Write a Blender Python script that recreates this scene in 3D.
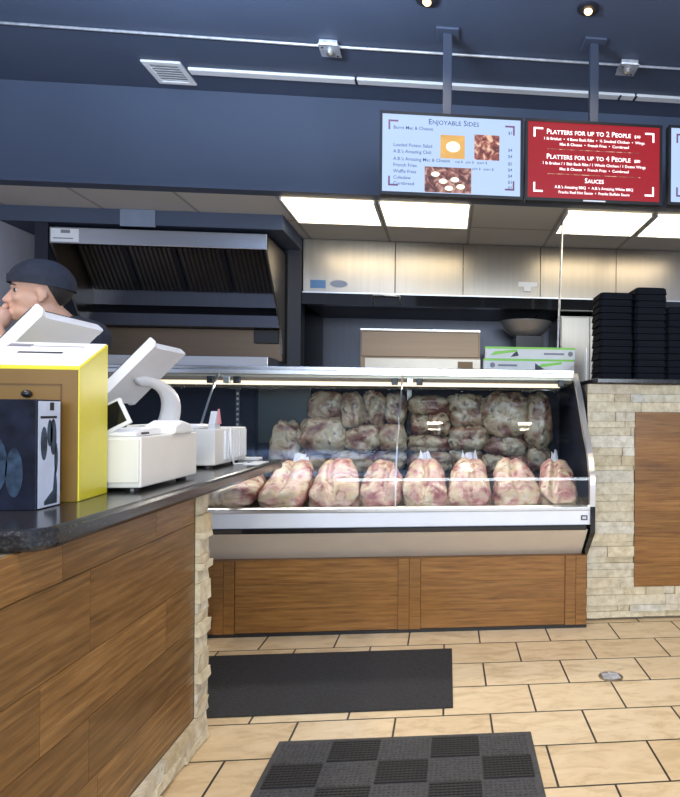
import bpy, bmesh, math, random
from mathutils import Vector, Matrix, noise as mnoise
PI = math.pi
scene = bpy.context.scene
C = scene.collection
for o in list(bpy.data.objects): bpy.data.objects.remove(o)

# ------------------------------------------------------------------ camera
cam_d = bpy.data.cameras.new('camera'); cam = bpy.data.objects.new('camera', cam_d); C.objects.link(cam)
scene.camera = cam
F = 650.0
cam_d.sensor_fit = 'AUTO'; cam_d.sensor_width = 36.0
cam_d.lens = F / 797.0 * 36.0
cam_d.shift_x = (340.0 - 516.2) / 797.0
cam_d.shift_y = (410.5 - 398.5) / 797.0
cam_d.clip_start = 0.05
th, roll = 0.10609, 0.007
fwd = Vector((math.sin(th), math.cos(th), 0)); rgt = Vector((math.cos(th), -math.sin(th), 0)); up = Vector((0, 0, 1))
r2 = rgt * math.cos(roll) + up * math.sin(roll)
u2 = up * math.cos(roll) - rgt * math.sin(roll)
m = Matrix((r2, u2, -fwd)).transposed().to_4x4(); m.translation = Vector((0, 0, 1.2))
cam.matrix_world = m

# ------------------------------------------------------------------ world, exposure, big lights
w = bpy.data.worlds.new('world'); scene.world = w; w.use_nodes = True
w.node_tree.nodes['Background'].inputs[0].default_value = (0.62, 0.72, 1.0, 1)
w.node_tree.nodes['Background'].inputs[1].default_value = 0.6
scene.view_settings.view_transform = 'Standard'
scene.view_settings.look = 'None'
scene.view_settings.exposure = 0.35
scene.view_settings.gamma = 1.0
scene.view_settings.use_curve_mapping = False

def area(name, loc, target, sx, sy, power, col):
    l = bpy.data.lights.new(name, 'AREA'); l.shape = 'RECTANGLE'; l.size = sx; l.size_y = sy; l.energy = power; l.color = col
    o = bpy.data.objects.new(name, l); C.objects.link(o); o.location = loc
    o.rotation_euler = (Vector(target) - Vector(loc)).to_track_quat('-Z', 'Y').to_euler()
    return o
# daylight of the shop window behind the photographer
area('window_light', (0.6, -3.0, 2.1), (0.2, 3.5, 1.0), 4.5, 1.5, 190, (0.80, 0.90, 1.0))
# ------------------------------------------------------------------ materials
def nt(name):
    mt = bpy.data.materials.new(name); mt.use_nodes = True
    n = mt.node_tree.nodes; l = mt.node_tree.links
    return mt, n, l, n['Principled BSDF']
def col(c): return (c[0], c[1], c[2], 1)
def ramp(n, stops):
    r = n.new('ShaderNodeValToRGB'); e = r.color_ramp.elements
    e[0].position = stops[0][0]; e[0].color = col(stops[0][1])
    e[1].position = stops[-1][0]; e[1].color = col(stops[-1][1])
    for p, c in stops[1:-1]:
        x = e.new(p); x.color = col(c)
    return r
def plain(name, c, rough=0.5, metal=0.0, var=0.08, scale=8, bump=0.0, spec=None, stretch=None):
    mt, n, l, b = nt(name)
    tc = n.new('ShaderNodeTexCoord'); no = n.new('ShaderNodeTexNoise'); no.inputs['Scale'].default_value = scale
    no.inputs['Detail'].default_value = 4
    if stretch:
        mp = n.new('ShaderNodeMapping'); mp.inputs['Scale'].default_value = stretch
        l.new(tc.outputs['Object'], mp.inputs[0]); l.new(mp.outputs[0], no.inputs['Vector'])
    else: l.new(tc.outputs['Object'], no.inputs['Vector'])
    r = ramp(n, [(0.3, [x * (1 - var) for x in c]), (0.7, [min(1, x * (1 + var)) for x in c])])
    l.new(no.outputs['Fac'], r.inputs[0]); l.new(r.outputs[0], b.inputs['Base Color'])
    b.inputs['Roughness'].default_value = rough; b.inputs['Metallic'].default_value = metal
    if spec is not None: b.inputs['Specular IOR Level'].default_value = spec
    if bump:
        bp = n.new('ShaderNodeBump'); bp.inputs['Strength'].default_value = bump; bp.inputs['Distance'].default_value = 0.004
        l.new(no.outputs['Fac'], bp.inputs['Height']); l.new(bp.outputs[0], b.inputs['Normal'])
    return mt
def emis(name, c, s):
    mt, n, l, b = nt(name)
    b.inputs['Base Color'].default_value = col(c); b.inputs['Emission Color'].default_value = col(c); b.inputs['Emission Strength'].default_value = s
    b.inputs['Roughness'].default_value = 0.25
    return mt
def wood(name, cols, axis='X', rough=0.4, island=0.35, scale=1.0):
    mt, n, l, b = nt(name)
    tc = n.new('ShaderNodeTexCoord'); mp = n.new('ShaderNodeMapping')
    s = [38 * scale] * 3; s['XYZ'.index(axis)] = 2.2 * scale
    mp.inputs['Scale'].default_value = s
    geo = n.new('ShaderNodeNewGeometry'); mul = n.new('ShaderNodeMath'); mul.operation = 'MULTIPLY'; mul.inputs[1].default_value = 40
    l.new(geo.outputs['Random Per Island'], mul.inputs[0])
    no = n.new('ShaderNodeTexNoise'); no.noise_dimensions = '4D'; no.inputs['Scale'].default_value = 1.0; no.inputs['Detail'].default_value = 6; no.inputs['Roughness'].default_value = 0.65
    l.new(tc.outputs['Object'], mp.inputs[0]); l.new(mp.outputs[0], no.inputs['Vector']); l.new(mul.outputs[0], no.inputs['W'])
    r = ramp(n, [(0.25, cols[0]), (0.5, cols[1]), (0.75, cols[2])])
    l.new(no.outputs['Fac'], r.inputs[0])
    hs = n.new('ShaderNodeHueSaturation'); mr = n.new('ShaderNodeMapRange')
    mr.inputs['To Min'].default_value = 1 - island; mr.inputs['To Max'].default_value = 1 + island
    l.new(geo.outputs['Random Per Island'], mr.inputs['Value']); l.new(mr.outputs[0], hs.inputs['Value'])
    l.new(r.outputs[0], hs.inputs['Color']); l.new(hs.outputs[0], b.inputs['Base Color'])
    b.inputs['Roughness'].default_value = rough
    bp = n.new('ShaderNodeBump'); bp.inputs['Strength'].default_value = 0.15; bp.inputs['Distance'].default_value = 0.002
    l.new(no.outputs['Fac'], bp.inputs['Height']); l.new(bp.outputs[0], b.inputs['Normal'])
    return mt
def stone_mat():
    mt, n, l, b = nt('ledger_stone')
    geo = n.new('ShaderNodeNewGeometry'); tc = n.new('ShaderNodeTexCoord')
    r = ramp(n, [(0.0, (0.58, 0.48, 0.30)), (0.25, (0.72, 0.65, 0.48)), (0.5, (0.76, 0.67, 0.47)), (0.7, (0.62, 0.61, 0.53)), (0.85, (0.80, 0.75, 0.62)), (1.0, (0.56, 0.46, 0.30))])
    l.new(geo.outputs['Random Per Island'], r.inputs[0])
    no = n.new('ShaderNodeTexNoise'); no.inputs['Scale'].default_value = 22; no.inputs['Detail'].default_value = 7; no.inputs['Roughness'].default_value = 0.7
    l.new(tc.outputs['Object'], no.inputs['Vector'])
    r2_ = ramp(n, [(0.3, (0.55, 0.50, 0.42)), (0.6, (1.0, 1.0, 1.0))])
    l.new(no.outputs['Fac'], r2_.inputs[0])
    mx = n.new('ShaderNodeMix'); mx.data_type = 'RGBA'; mx.blend_type = 'MULTIPLY'; mx.inputs[0].default_value = 0.8
    l.new(r.outputs[0], mx.inputs[6]); l.new(r2_.outputs[0], mx.inputs[7]); l.new(mx.outputs[2], b.inputs['Base Color'])
    b.inputs['Roughness'].default_value = 0.8
    bp = n.new('ShaderNodeBump'); bp.inputs['Strength'].default_value = 0.7; bp.inputs['Distance'].default_value = 0.006
    l.new(no.outputs['Fac'], bp.inputs['Height']); l.new(bp.outputs[0], b.inputs['Normal'])
    return mt
def floor_mat():
    mt, n, l, b = nt('floor_tile')
    tc = n.new('ShaderNodeTexCoord'); mp = n.new('ShaderNodeMapping')
    mp.inputs['Location'].default_value = (-0.363 + 0.185, -2.566, 0)
    l.new(tc.outputs['Object'], mp.inputs[0])
    br = n.new('ShaderNodeTexBrick'); l.new(mp.outputs[0], br.inputs['Vector'])
    br.offset = 0.5; br.offset_frequency = 2; br.squash = 1.0
    br.inputs['Scale'].default_value = 1.0; br.inputs['Brick Width'].default_value = 0.3685; br.inputs['Row Height'].default_value = 0.2605
    br.inputs['Mortar Size'].default_value = 0.0042; br.inputs['Mortar Smooth'].default_value = 0.1
    br.inputs['Color1'].default_value = col((0.80, 0.66, 0.45)); br.inputs['Color2'].default_value = col((0.72, 0.56, 0.35)); br.inputs['Mortar'].default_value = col((0.03, 0.025, 0.02))
    no = n.new('ShaderNodeTexNoise'); no.inputs['Scale'].default_value = 9; no.inputs['Detail'].default_value = 8; no.inputs['Roughness'].default_value = 0.7; no.inputs['Distortion'].default_value = 0.6
    mp2 = n.new('ShaderNodeMapping'); mp2.inputs['Scale'].default_value = (0.7, 1.6, 1); l.new(tc.outputs['Object'], mp2.inputs[0]); l.new(mp2.outputs[0], no.inputs['Vector'])
    r = ramp(n, [(0.32, (0.66, 0.58, 0.48)), (0.5, (0.92, 0.88, 0.8)), (0.66, (1, 1, 1))])
    l.new(no.outputs['Fac'], r.inputs[0])
    mx = n.new('ShaderNodeMix'); mx.data_type = 'RGBA'; mx.blend_type = 'MULTIPLY'; mx.inputs[0].default_value = 0.85
    l.new(br.outputs['Color'], mx.inputs[6]); l.new(r.outputs[0], mx.inputs[7]); l.new(mx.outputs[2], b.inputs['Base Color'])
    b.inputs['Roughness'].default_value = 0.42
    bp = n.new('ShaderNodeBump'); bp.inputs['Strength'].default_value = 0.5; bp.inputs['Distance'].default_value = 0.003; bp.invert = True
    l.new(br.outputs['Fac'], bp.inputs['Height']); l.new(bp.outputs[0], b.inputs['Normal'])
    return mt
def grid_ceiling_mat():
    mt, n, l, b = nt('ceiling_tile')
    tc = n.new('ShaderNodeTexCoord'); mp = n.new('ShaderNodeMapping'); mp.inputs['Location'].default_value = (0.475, -4.275, 0)
    l.new(tc.outputs['Object'], mp.inputs[0])
    br = n.new('ShaderNodeTexBrick'); l.new(mp.outputs[0], br.inputs['Vector']); br.offset = 0.0
    br.inputs['Scale'].default_value = 1.0; br.inputs['Brick Width'].default_value = 0.635; br.inputs['Row Height'].default_value = 0.64
    br.inputs['Mortar Size'].default_value = 0.012; br.inputs['Mortar Smooth'].default_value = 0
    br.inputs['Color1'].default_value = col((0.62, 0.60, 0.56)); br.inputs['Color2'].default_value = col((0.58, 0.56, 0.53)); br.inputs['Mortar'].default_value = col((0.36, 0.35, 0.34))
    l.new(br.outputs['Color'], b.inputs['Base Color']); b.inputs['Roughness'].default_value = 0.85
    return mt
def granite():
    mt, n, l, b = nt('black_granite')
    tc = n.new('ShaderNodeTexCoord'); no = n.new('ShaderNodeTexNoise'); no.inputs['Scale'].default_value = 130; no.inputs['Detail'].default_value = 5
    l.new(tc.outputs['Object'], no.inputs['Vector'])
    r = ramp(n, [(0.45, (0.014, 0.015, 0.018)), (0.62, (0.035, 0.032, 0.03)), (0.75, (0.11, 0.10, 0.09))])
    l.new(no.outputs['Fac'], r.inputs[0]); l.new(r.outputs[0], b.inputs['Base Color']); b.inputs['Roughness'].default_value = 0.18
    return mt
def steel(name, c=(0.44, 0.395, 0.33), rough=0.3, axis='Z', metal=1.0):
    s = [30, 30, 30]; s['XYZ'.index(axis)] = 1.5
    return plain(name, c, rough, metal, 0.05, 1.0, 0.015, stretch=s)
def glass_mat(name, tint=(1, 1, 1), refl=0.10):
    mt, n, l, b = nt(name); n.remove(b)
    out = n['Material Output']; tr = n.new('ShaderNodeBsdfTransparent'); tr.inputs[0].default_value = col(tint)
    gl = n.new('ShaderNodeBsdfGlossy'); gl.inputs['Roughness'].default_value = 0.03
    lw = n.new('ShaderNodeLayerWeight'); lw.inputs['Blend'].default_value = 0.5
    pw = n.new('ShaderNodeMath'); pw.operation = 'POWER'; pw.inputs[1].default_value = 5.0; l.new(lw.outputs['Facing'], pw.inputs[0])
    fr = n.new('ShaderNodeMath'); fr.operation = 'MULTIPLY_ADD'; fr.inputs[1].default_value = 0.96; fr.inputs[2].default_value = 0.04; l.new(pw.outputs[0], fr.inputs[0])
    mx = n.new('ShaderNodeMixShader'); l.new(fr.outputs[0], mx.inputs[0]); l.new(tr.outputs[0], mx.inputs[1]); l.new(gl.outputs[0], mx.inputs[2])
    l.new(mx.outputs[0], out.inputs['Surface'])
    return mt
def meat_mat(name, stops, veins, rough=0.25):
    mt, n, l, b = nt(name)
    tc = n.new('ShaderNodeTexCoord'); oi = n.new('ShaderNodeObjectInfo')
    mul = n.new('ShaderNodeMath'); mul.operation = 'MULTIPLY'; mul.inputs[1].default_value = 30; l.new(oi.outputs['Random'], mul.inputs[0])
    no = n.new('ShaderNodeTexNoise'); no.noise_dimensions = '4D'; no.inputs['Scale'].default_value = 6; no.inputs['Detail'].default_value = 5; no.inputs['Distortion'].default_value = 1.4
    l.new(tc.outputs['Object'], no.inputs['Vector']); l.new(mul.outputs[0], no.inputs['W'])
    r = ramp(n, stops); l.new(no.outputs['Fac'], r.inputs[0])
    n2 = n.new('ShaderNodeTexNoise'); n2.noise_dimensions = '4D'; n2.inputs['Scale'].default_value = 15; n2.inputs['Detail'].default_value = 5; n2.inputs['Distortion'].default_value = 1.6
    l.new(tc.outputs['Object'], n2.inputs['Vector']); l.new(mul.outputs[0], n2.inputs['W'])
    r2_ = ramp(n, [(0.34, veins), (0.46, (1, 1, 1)), (0.7, (1, 1, 1))]); l.new(n2.outputs['Fac'], r2_.inputs[0])
    mx = n.new('ShaderNodeMix'); mx.data_type = 'RGBA'; mx.blend_type = 'MULTIPLY'; mx.inputs[0].default_value = 0.8
    l.new(r.outputs[0], mx.inputs[6]); l.new(r2_.outputs[0], mx.inputs[7]); l.new(mx.outputs[2], b.inputs['Base Color'])
    b.inputs['Roughness'].default_value = rough; b.inputs['Coat Weight'].default_value = 0.35; b.inputs['Coat Roughness'].default_value = 0.2
    bp = n.new('ShaderNodeBump'); bp.inputs['Strength'].default_value = 0.9; bp.inputs['Distance'].default_value = 0.014
    l.new(n2.outputs['Fac'], bp.inputs['Height']); l.new(bp.outputs[0], b.inputs['Normal'])
    return mt

M = {}
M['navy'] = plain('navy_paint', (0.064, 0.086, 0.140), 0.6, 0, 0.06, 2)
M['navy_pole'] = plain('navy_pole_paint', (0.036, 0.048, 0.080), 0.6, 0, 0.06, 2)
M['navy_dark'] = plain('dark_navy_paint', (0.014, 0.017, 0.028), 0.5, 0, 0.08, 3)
M['floor'] = floor_mat(); M['ctile'] = grid_ceiling_mat()
M['stone'] = stone_mat(); M['granite'] = granite()
M['mortar'] = plain('stone_backing', (0.16, 0.13, 0.09), 0.9)
M['plank'] = wood('bamboo_plank', [(0.075, 0.034, 0.010), (0.205, 0.104, 0.032), (0.36, 0.20, 0.072)], 'Y', 0.38, 0.18, 2.2)
M['panel'] = wood('honey_panel', [(0.105, 0.038, 0.007), (0.255, 0.112, 0.024), (0.38, 0.185, 0.050)], 'X', 0.38, 0.10, 2.2)
M['steel'] = steel('brushed_steel'); M['steel_h'] = steel('brushed_steel_horizontal', (0.6, 0.58, 0.55), 0.25, 'X')
M['steel_dark'] = steel('dark_steel', (0.085, 0.088, 0.105), 0.4)
M['steel_slat'] = steel('slat_steel', (0.22, 0.20, 0.19), 0.3)  # darker steel for the hood filter slats
M['steel_brown'] = steel('smoked_steel', (0.20, 0.145, 0.10), 0.42, 'X')
M['steel_mirror'] = plain('polished_steel', (0.72, 0.70, 0.67), 0.28, 0.65, 0.05)
M['alu'] = plain('aluminium', (0.72, 0.72, 0.70), 0.28, 1.0, 0.05)
M['galv'] = plain('galvanised_steel', (0.66, 0.68, 0.72), 0.4, 0.6, 0.2, 30)
M['white'] = plain('white_plastic', (0.87, 0.88, 0.89), 0.35, 0, 0.03)
M['white_paint'] = plain('white_paint', (0.78, 0.79, 0.80), 0.5, 0, 0.03)
M['enamel'] = plain('white_enamel', (0.86, 0.88, 0.92), 0.3, 0, 0.02)
M['cream'] = plain('cream_plastic', (0.80, 0.78, 0.72), 0.45, 0, 0.03)
M['grey_white'] = plain('pale_grey_plastic', (0.66, 0.67, 0.68), 0.4, 0, 0.03)
M['tan'] = plain('tan_metal', (0.80, 0.73, 0.62), 0.4, 0.2, 0.03)
M['cream_metal'] = plain('pale_painted_metal', (0.48, 0.43, 0.36), 0.3, 0.3, 0.04)
M['black'] = plain('black_plastic', (0.012, 0.012, 0.014), 0.35, 0, 0.1)
M['black_gloss'] = plain('black_gloss', (0.008, 0.009, 0.012), 0.08, 0, 0.1)
M['foam'] = plain('black_foam', (0.006, 0.007, 0.011), 0.7, 0, 0.1, spec=0.15)
M['rubber'] = plain('black_rubber', (0.016, 0.016, 0.017), 0.6, 0, 0.15, 60)
M['rubber_lt'] = plain('grey_rubber', (0.060, 0.060, 0.062), 0.7, 0, 0.3, 90, 0.5)
M['carpet'] = plain('charcoal_carpet', (0.024, 0.024, 0.026), 0.9, 0, 0.55, 160, 0.8)
M['yellow'] = plain('yellow_acrylic', (0.72, 0.64, 0.03), 0.3, 0, 0.03)
M['mustard'] = plain('mustard_panel', (0.21, 0.115, 0.024), 0.4, 0, 0.06)
M['mustard_d'] = plain('dark_mustard_groove', (0.12, 0.06, 0.012), 0.5)
M['glass'] = glass_mat('clear_glass', (0.96, 0.98, 0.97))
M['case_in'] = plain('case_interior_dark', (0.006, 0.008, 0.018), 0.5, 0, 0.1, spec=0.15)
M['teal'] = plain('dark_teal_panel', (0.028, 0.042, 0.046), 0.3, 0, 0.1)
M['diffuser'] = emis('lit_diffuser', (1.0, 0.86, 0.62), 4.2)
M['bulb'] = emis('lit_bulb', (1.0, 0.62, 0.26), 3.5)
M['skin'] = plain('skin', (0.62, 0.36, 0.25), 0.5, 0, 0.08, 14)
M['lip'] = plain('lip_skin', (0.45, 0.20, 0.15), 0.5)
M['hair'] = plain('dark_hair', (0.02, 0.016, 0.014), 0.6, 0, 0.3, 90)
M['stubble'] = plain('stubble', (0.30, 0.19, 0.145), 0.6, 0, 0.15, 80)
M['cap'] = plain('black_cloth', (0.018, 0.022, 0.036), 0.8, 0, 0.2, 40)
M['shirt'] = plain('black_shirt_cloth', (0.016, 0.019, 0.032), 0.85, 0, 0.2, 25)
M['denim'] = plain('dark_trouser_cloth', (0.03, 0.035, 0.05), 0.85)
M['eye'] = plain('eye_white', (0.5, 0.46, 0.44), 0.2); M['iris'] = plain('dark_iris', (0.03, 0.02, 0.015), 0.15)
M['meat'] = meat_mat('raw_marbled_meat', [(0.32, (0.34, 0.09, 0.09)), (0.41, (0.52, 0.22, 0.20)), (0.48, (0.66, 0.42, 0.34)), (0.55, (0.70, 0.50, 0.32)), (0.64, (0.76, 0.62, 0.46)), (0.76, (0.78, 0.66, 0.55))], (0.42, 0.16, 0.17))
M['meat_b'] = meat_mat('dimmed_rear_meat', [(0.34, (0.10, 0.035, 0.035)), (0.44, (0.17, 0.10, 0.075)), (0.54, (0.29, 0.25, 0.18)), (0.70, (0.32, 0.31, 0.27))], (0.10, 0.045, 0.05))  # dim light at the case back put into darker, greyer meat colours
M['film'] = plain('clear_film', (0.70, 0.72, 0.80), 0.15, 0, 0.1)
M['green'] = plain('lime_green_print', (0.22, 0.62, 0.03), 0.4); M['card'] = plain('white_card', (0.74, 0.74, 0.70), 0.5)
M['pink'] = plain('pink_paper', (0.75, 0.30, 0.35), 0.6); M['orange'] = plain('tan_card', (0.60, 0.28, 0.16), 0.6)
M['dkprint'] = plain('dark_print', (0.008, 0.010, 0.022), 0.4, 0, 0.6, 20, spec=0.2); M['blueprint'] = plain('pale_blue_print', (0.50, 0.58, 0.75), 0.35, 0, 0.12, 14)
M['midprint'] = plain('mid_blue_print', (0.026, 0.045, 0.075), 0.45, 0, 0.7, 30, spec=0.2)
M['blue_st'] = plain('blue_sticker', (0.08, 0.2, 0.42), 0.4); M['grey_st'] = plain('grey_sticker', (0.22, 0.27, 0.36), 0.4)
M['grey_wall'] = plain('grey_wall_paint', (0.55, 0.54, 0.60), 0.6, 0, 0.05, 3)
M['ink'] = plain('grey_ink', (0.25, 0.25, 0.28), 0.6); M['inkdark'] = plain('dark_ink', (0.05, 0.05, 0.07), 0.6)

# ------------------------------------------------------------------ mesh builder
class MB:
    def __init__(s): s.b = bmesh.new()
    def poly(s, pts, faces):
        v = [s.b.verts.new(p) for p in pts]
        for f in faces:
            try: s.b.faces.new([v[i] for i in f])
            except ValueError: pass
        return s
    def box(s, x0, x1, y0, y1, z0, z1):
        return s.poly([(x0,y0,z0),(x1,y0,z0),(x1,y1,z0),(x0,y1,z0),(x0,y0,z1),(x1,y0,z1),(x1,y1,z1),(x0,y1,z1)],
                      [(0,3,2,1),(4,5,6,7),(0,1,5,4),(1,2,6,5),(2,3,7,6),(3,0,4,7)])
    def prism(s, prof, x0, x1, axis='X'):      # closed profile in the two other axes, extruded
        def p(a, q): return (a, q[0], q[1]) if axis == 'X' else ((q[0], a, q[1]) if axis == 'Y' else (q[0], q[1], a))
        k = len(prof); pts = [p(x0, q) for q in prof] + [p(x1, q) for q in prof]
        return s.poly(pts, [tuple(range(k))[::-1], tuple(range(k, 2*k))] + [(i, (i+1) % k, k+(i+1) % k, k+i) for i in range(k)])
    def tube(s, pts, r, seg=10, cap=True):
        pts = [Vector(p) for p in pts]; k = len(pts); rr = r if isinstance(r, (list, tuple)) else [r]*k
        rings = []
        prev = None
        for i, p in enumerate(pts):
            d = (pts[min(i+1, k-1)] - pts[max(i-1, 0)]).normalized()
            a = prev - d * prev.dot(d) if prev else d.orthogonal()
            a.normalize(); prev = a; bb = d.cross(a)
            rings.append([s.b.verts.new(p + (a*math.cos(2*PI*j/seg) + bb*math.sin(2*PI*j/seg)) * rr[i]) for j in range(seg)])
        for i in range(k-1):
            for j in range(seg): s.b.faces.new((rings[i][j], rings[i][(j+1)%seg], rings[i+1][(j+1)%seg], rings[i+1][j]))
        if cap: s.b.faces.new(rings[0][::-1]); s.b.faces.new(rings[-1])
        return s
    def lathe(s, prof, cx, cy, seg=32):
        rings = [[s.b.verts.new((cx + r*math.cos(2*PI*j/seg), cy + r*math.sin(2*PI*j/seg), z)) for j in range(seg)] for r, z in prof]
        for i in range(len(prof)-1):
            for j in range(seg): s.b.faces.new((rings[i][j], rings[i][(j+1)%seg], rings[i+1][(j+1)%seg], rings[i+1][j]))
        s.b.faces.new(rings[0][::-1]); s.b.faces.new(rings[-1])
        return s
    def ell(s, c, r, rot=None, u=20, v=12):
        mt = Matrix.Translation(c) @ (rot.to_4x4() if rot else Matrix()) @ Matrix.Diagonal((r[0], r[1], r[2], 1))
        bmesh.ops.create_uvsphere(s.b, u_segments=u, v_segments=v, radius=1, matrix=mt); return s
    def xf(s, mt): s.b.transform(mt); return s
    def add(s, o): 
        me = bpy.data.meshes.new('t'); o.b.to_mesh(me); s.b.from_mesh(me); bpy.data.meshes.remove(me); return s
def wloc(o):
    v = Vector((0, 0, 0))
    while o: v = v + o.location; o = o.parent
    return v
def obj(name, mb, mt, parent=None, bevel=0, smooth=False, sub=0, kind=None, label=None):
    bmesh.ops.recalc_face_normals(mb.b, faces=mb.b.faces[:])
    off = wloc(parent) if parent else Vector((0, 0, 0))
    mb.b.transform(Matrix.Translation(-off))
    if not parent:                      # origin at the base of the thing
        vs = [v.co for v in mb.b.verts]
        c = Vector(((min(v.x for v in vs)+max(v.x for v in vs))/2, (min(v.y for v in vs)+max(v.y for v in vs))/2, min(v.z for v in vs)))
        if kind == 'structure': c = Vector((0, 0, 0))
        mb.b.transform(Matrix.Translation(-c))
    if smooth:
        for f in mb.b.faces: f.smooth = True
    me = bpy.data.meshes.new(name); mb.b.to_mesh(me); mb.b.free(); me.materials.append(mt)
    o = bpy.data.objects.new(name, me); C.objects.link(o)
    if parent: o.parent = parent
    else: o.location = c
    if bevel:
        bv = o.modifiers.new('bevel', 'BEVEL'); bv.width = bevel; bv.segments = 2; bv.limit_method = 'ANGLE'; bv.angle_limit = 0.6
    if sub:
        sb = o.modifiers.new('sub', 'SUBSURF'); sb.levels = sub; sb.render_levels = sub
    if kind: o['kind'] = kind
    if label: o['label'] = label
    return o
def tag(o, label, cat, group=None):
    o['label'] = label; o['category'] = cat
    if group: o['group'] = group
    return o
def thing(name, label, cat, loc, group=None):
    o = bpy.data.objects.new(name, None); C.objects.link(o); o.location = loc; o.empty_display_size = 0.05
    return tag(o, label, cat, group)
def box(*a): return MB().box(*a)
def copy_tree(o, parent=None):
    c = o.copy(); C.objects.link(c)
    if parent: c.parent = parent
    for ch in list(o.children): copy_tree(ch, c)
    return c
def evaluated(mb, voxel, smooth_it=4):
    """voxel-remeshes a set of overlapping lumps into one continuous surface"""
    me = bpy.data.meshes.new('tmp'); mb.b.to_mesh(me); mb.b.free()
    o = bpy.data.objects.new('tmp', me); C.objects.link(o)
    rm = o.modifiers.new('r', 'REMESH'); rm.mode = 'VOXEL'; rm.voxel_size = voxel
    sm = o.modifiers.new('s', 'SMOOTH'); sm.iterations = smooth_it; sm.factor = 0.5
    dg = bpy.context.evaluated_depsgraph_get(); dg.update()
    me2 = bpy.data.meshes.new_from_object(o.evaluated_get(dg))
    bpy.data.objects.remove(o)
    r = MB(); r.b.from_mesh(me2); bpy.data.meshes.remove(me2)
    return r
def text_mb(lines):
    """lines: (string, x, z, size, align, bold) laid on the XZ plane facing -Y, y = 0"""
    r = MB(); dg = None
    for (s, x, z, size, al, bold) in lines:
        cu = bpy.data.curves.new('t', 'FONT'); cu.body = s; cu.size = size; cu.align_x = al; cu.resolution_u = 2
        cu.offset = bold * size * .6
        if s[:2].isupper() is False and s[:9] in ('Enjoyable', 'Platters ', 'Sauces'):
            cu.small_caps_scale = 0.8
            for k, chh in enumerate(s): cu.body_format[k].use_small_caps = True
        o = bpy.data.objects.new('t', cu); C.objects.link(o)
        dg = bpy.context.evaluated_depsgraph_get(); dg.update()
        me = bpy.data.meshes.new_from_object(o.evaluated_get(dg))
        me.transform(Matrix.Translation((x, 0, z)) @ Matrix.Rotation(PI/2, 4, 'X'))
        r.b.from_mesh(me); bpy.data.meshes.remove(me); bpy.data.objects.remove(o); bpy.data.curves.remove(cu)
    return r

# ------------------------------------------------------------------ setting
S = 'structure'
obj('floor', box(-4, 3.2, -0.6, 6.6, -0.1, 0), M['floor'], kind=S)
obj('ceiling', box(-4, 3.2, -0.6, 4.28, 3.2, 3.3), M['navy'], kind=S)
obj('wall_bulkhead', box(-4, 3.2, 4.28, 4.36, 2.58, 3.3), M['navy'], kind=S)
obj('ceiling_kitchen', box(-4, 3.2, 4.36, 6.6, 2.58, 2.68), M['ctile'], kind=S)
obj('trim_1', box(-4, 3.2, 4.255, 4.28, 2.58, 2.60), M['navy'], kind=S)
obj('wall_soffit', box(-4, -1.17, 4.78, 5.5, 2.475, 2.58), M['navy'], kind=S)
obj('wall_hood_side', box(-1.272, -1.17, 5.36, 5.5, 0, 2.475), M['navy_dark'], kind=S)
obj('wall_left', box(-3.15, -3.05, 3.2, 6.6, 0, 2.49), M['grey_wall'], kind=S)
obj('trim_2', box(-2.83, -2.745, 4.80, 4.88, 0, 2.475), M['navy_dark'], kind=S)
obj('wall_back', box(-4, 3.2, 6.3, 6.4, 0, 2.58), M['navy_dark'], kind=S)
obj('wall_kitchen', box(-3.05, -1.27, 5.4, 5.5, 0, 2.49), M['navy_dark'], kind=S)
obj('wall_right', box(3.1, 3.2, 4.28, 6.6, 0, 2.68), M['navy'], kind=S)
obj('trim_3', box(-2.26, -2.03, 4.765, 4.78, 2.46, 2.578), M['grey_st'], kind=S)

# ceiling lights of the kitchen
for i, (x0, y0, lab) in enumerate([(-1.095, 4.38, 'bright square ceiling light nearest the big vent hood'), (-0.462, 4.38, 'bright square ceiling light directly below the white menu screen'),
                             (0.812, 4.42, 'bright square ceiling light below the red menu screen'), (1.45, 4.42, 'bright ceiling light cut by the right edge of the photo')]):
    t = thing('ceiling_light', lab, 'ceiling light', (x0+0.3, y0+0.28, 2.56), 'lit square panels in the kitchen ceiling')
    obj('diffuser', box(x0+.012, x0+.60, y0, y0+.51, 2.566, 2.579), M['diffuser'], t)
    f = MB().box(x0, x0+.012, y0, y0+.522, 2.56, 2.579).box(x0+.60, x0+.612, y0, y0+.522, 2.56, 2.579).box(x0+.012, x0+.60, y0+.51, y0+.522, 2.56, 2.579)
    obj('frame', f, M['white_paint'], t)

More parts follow.
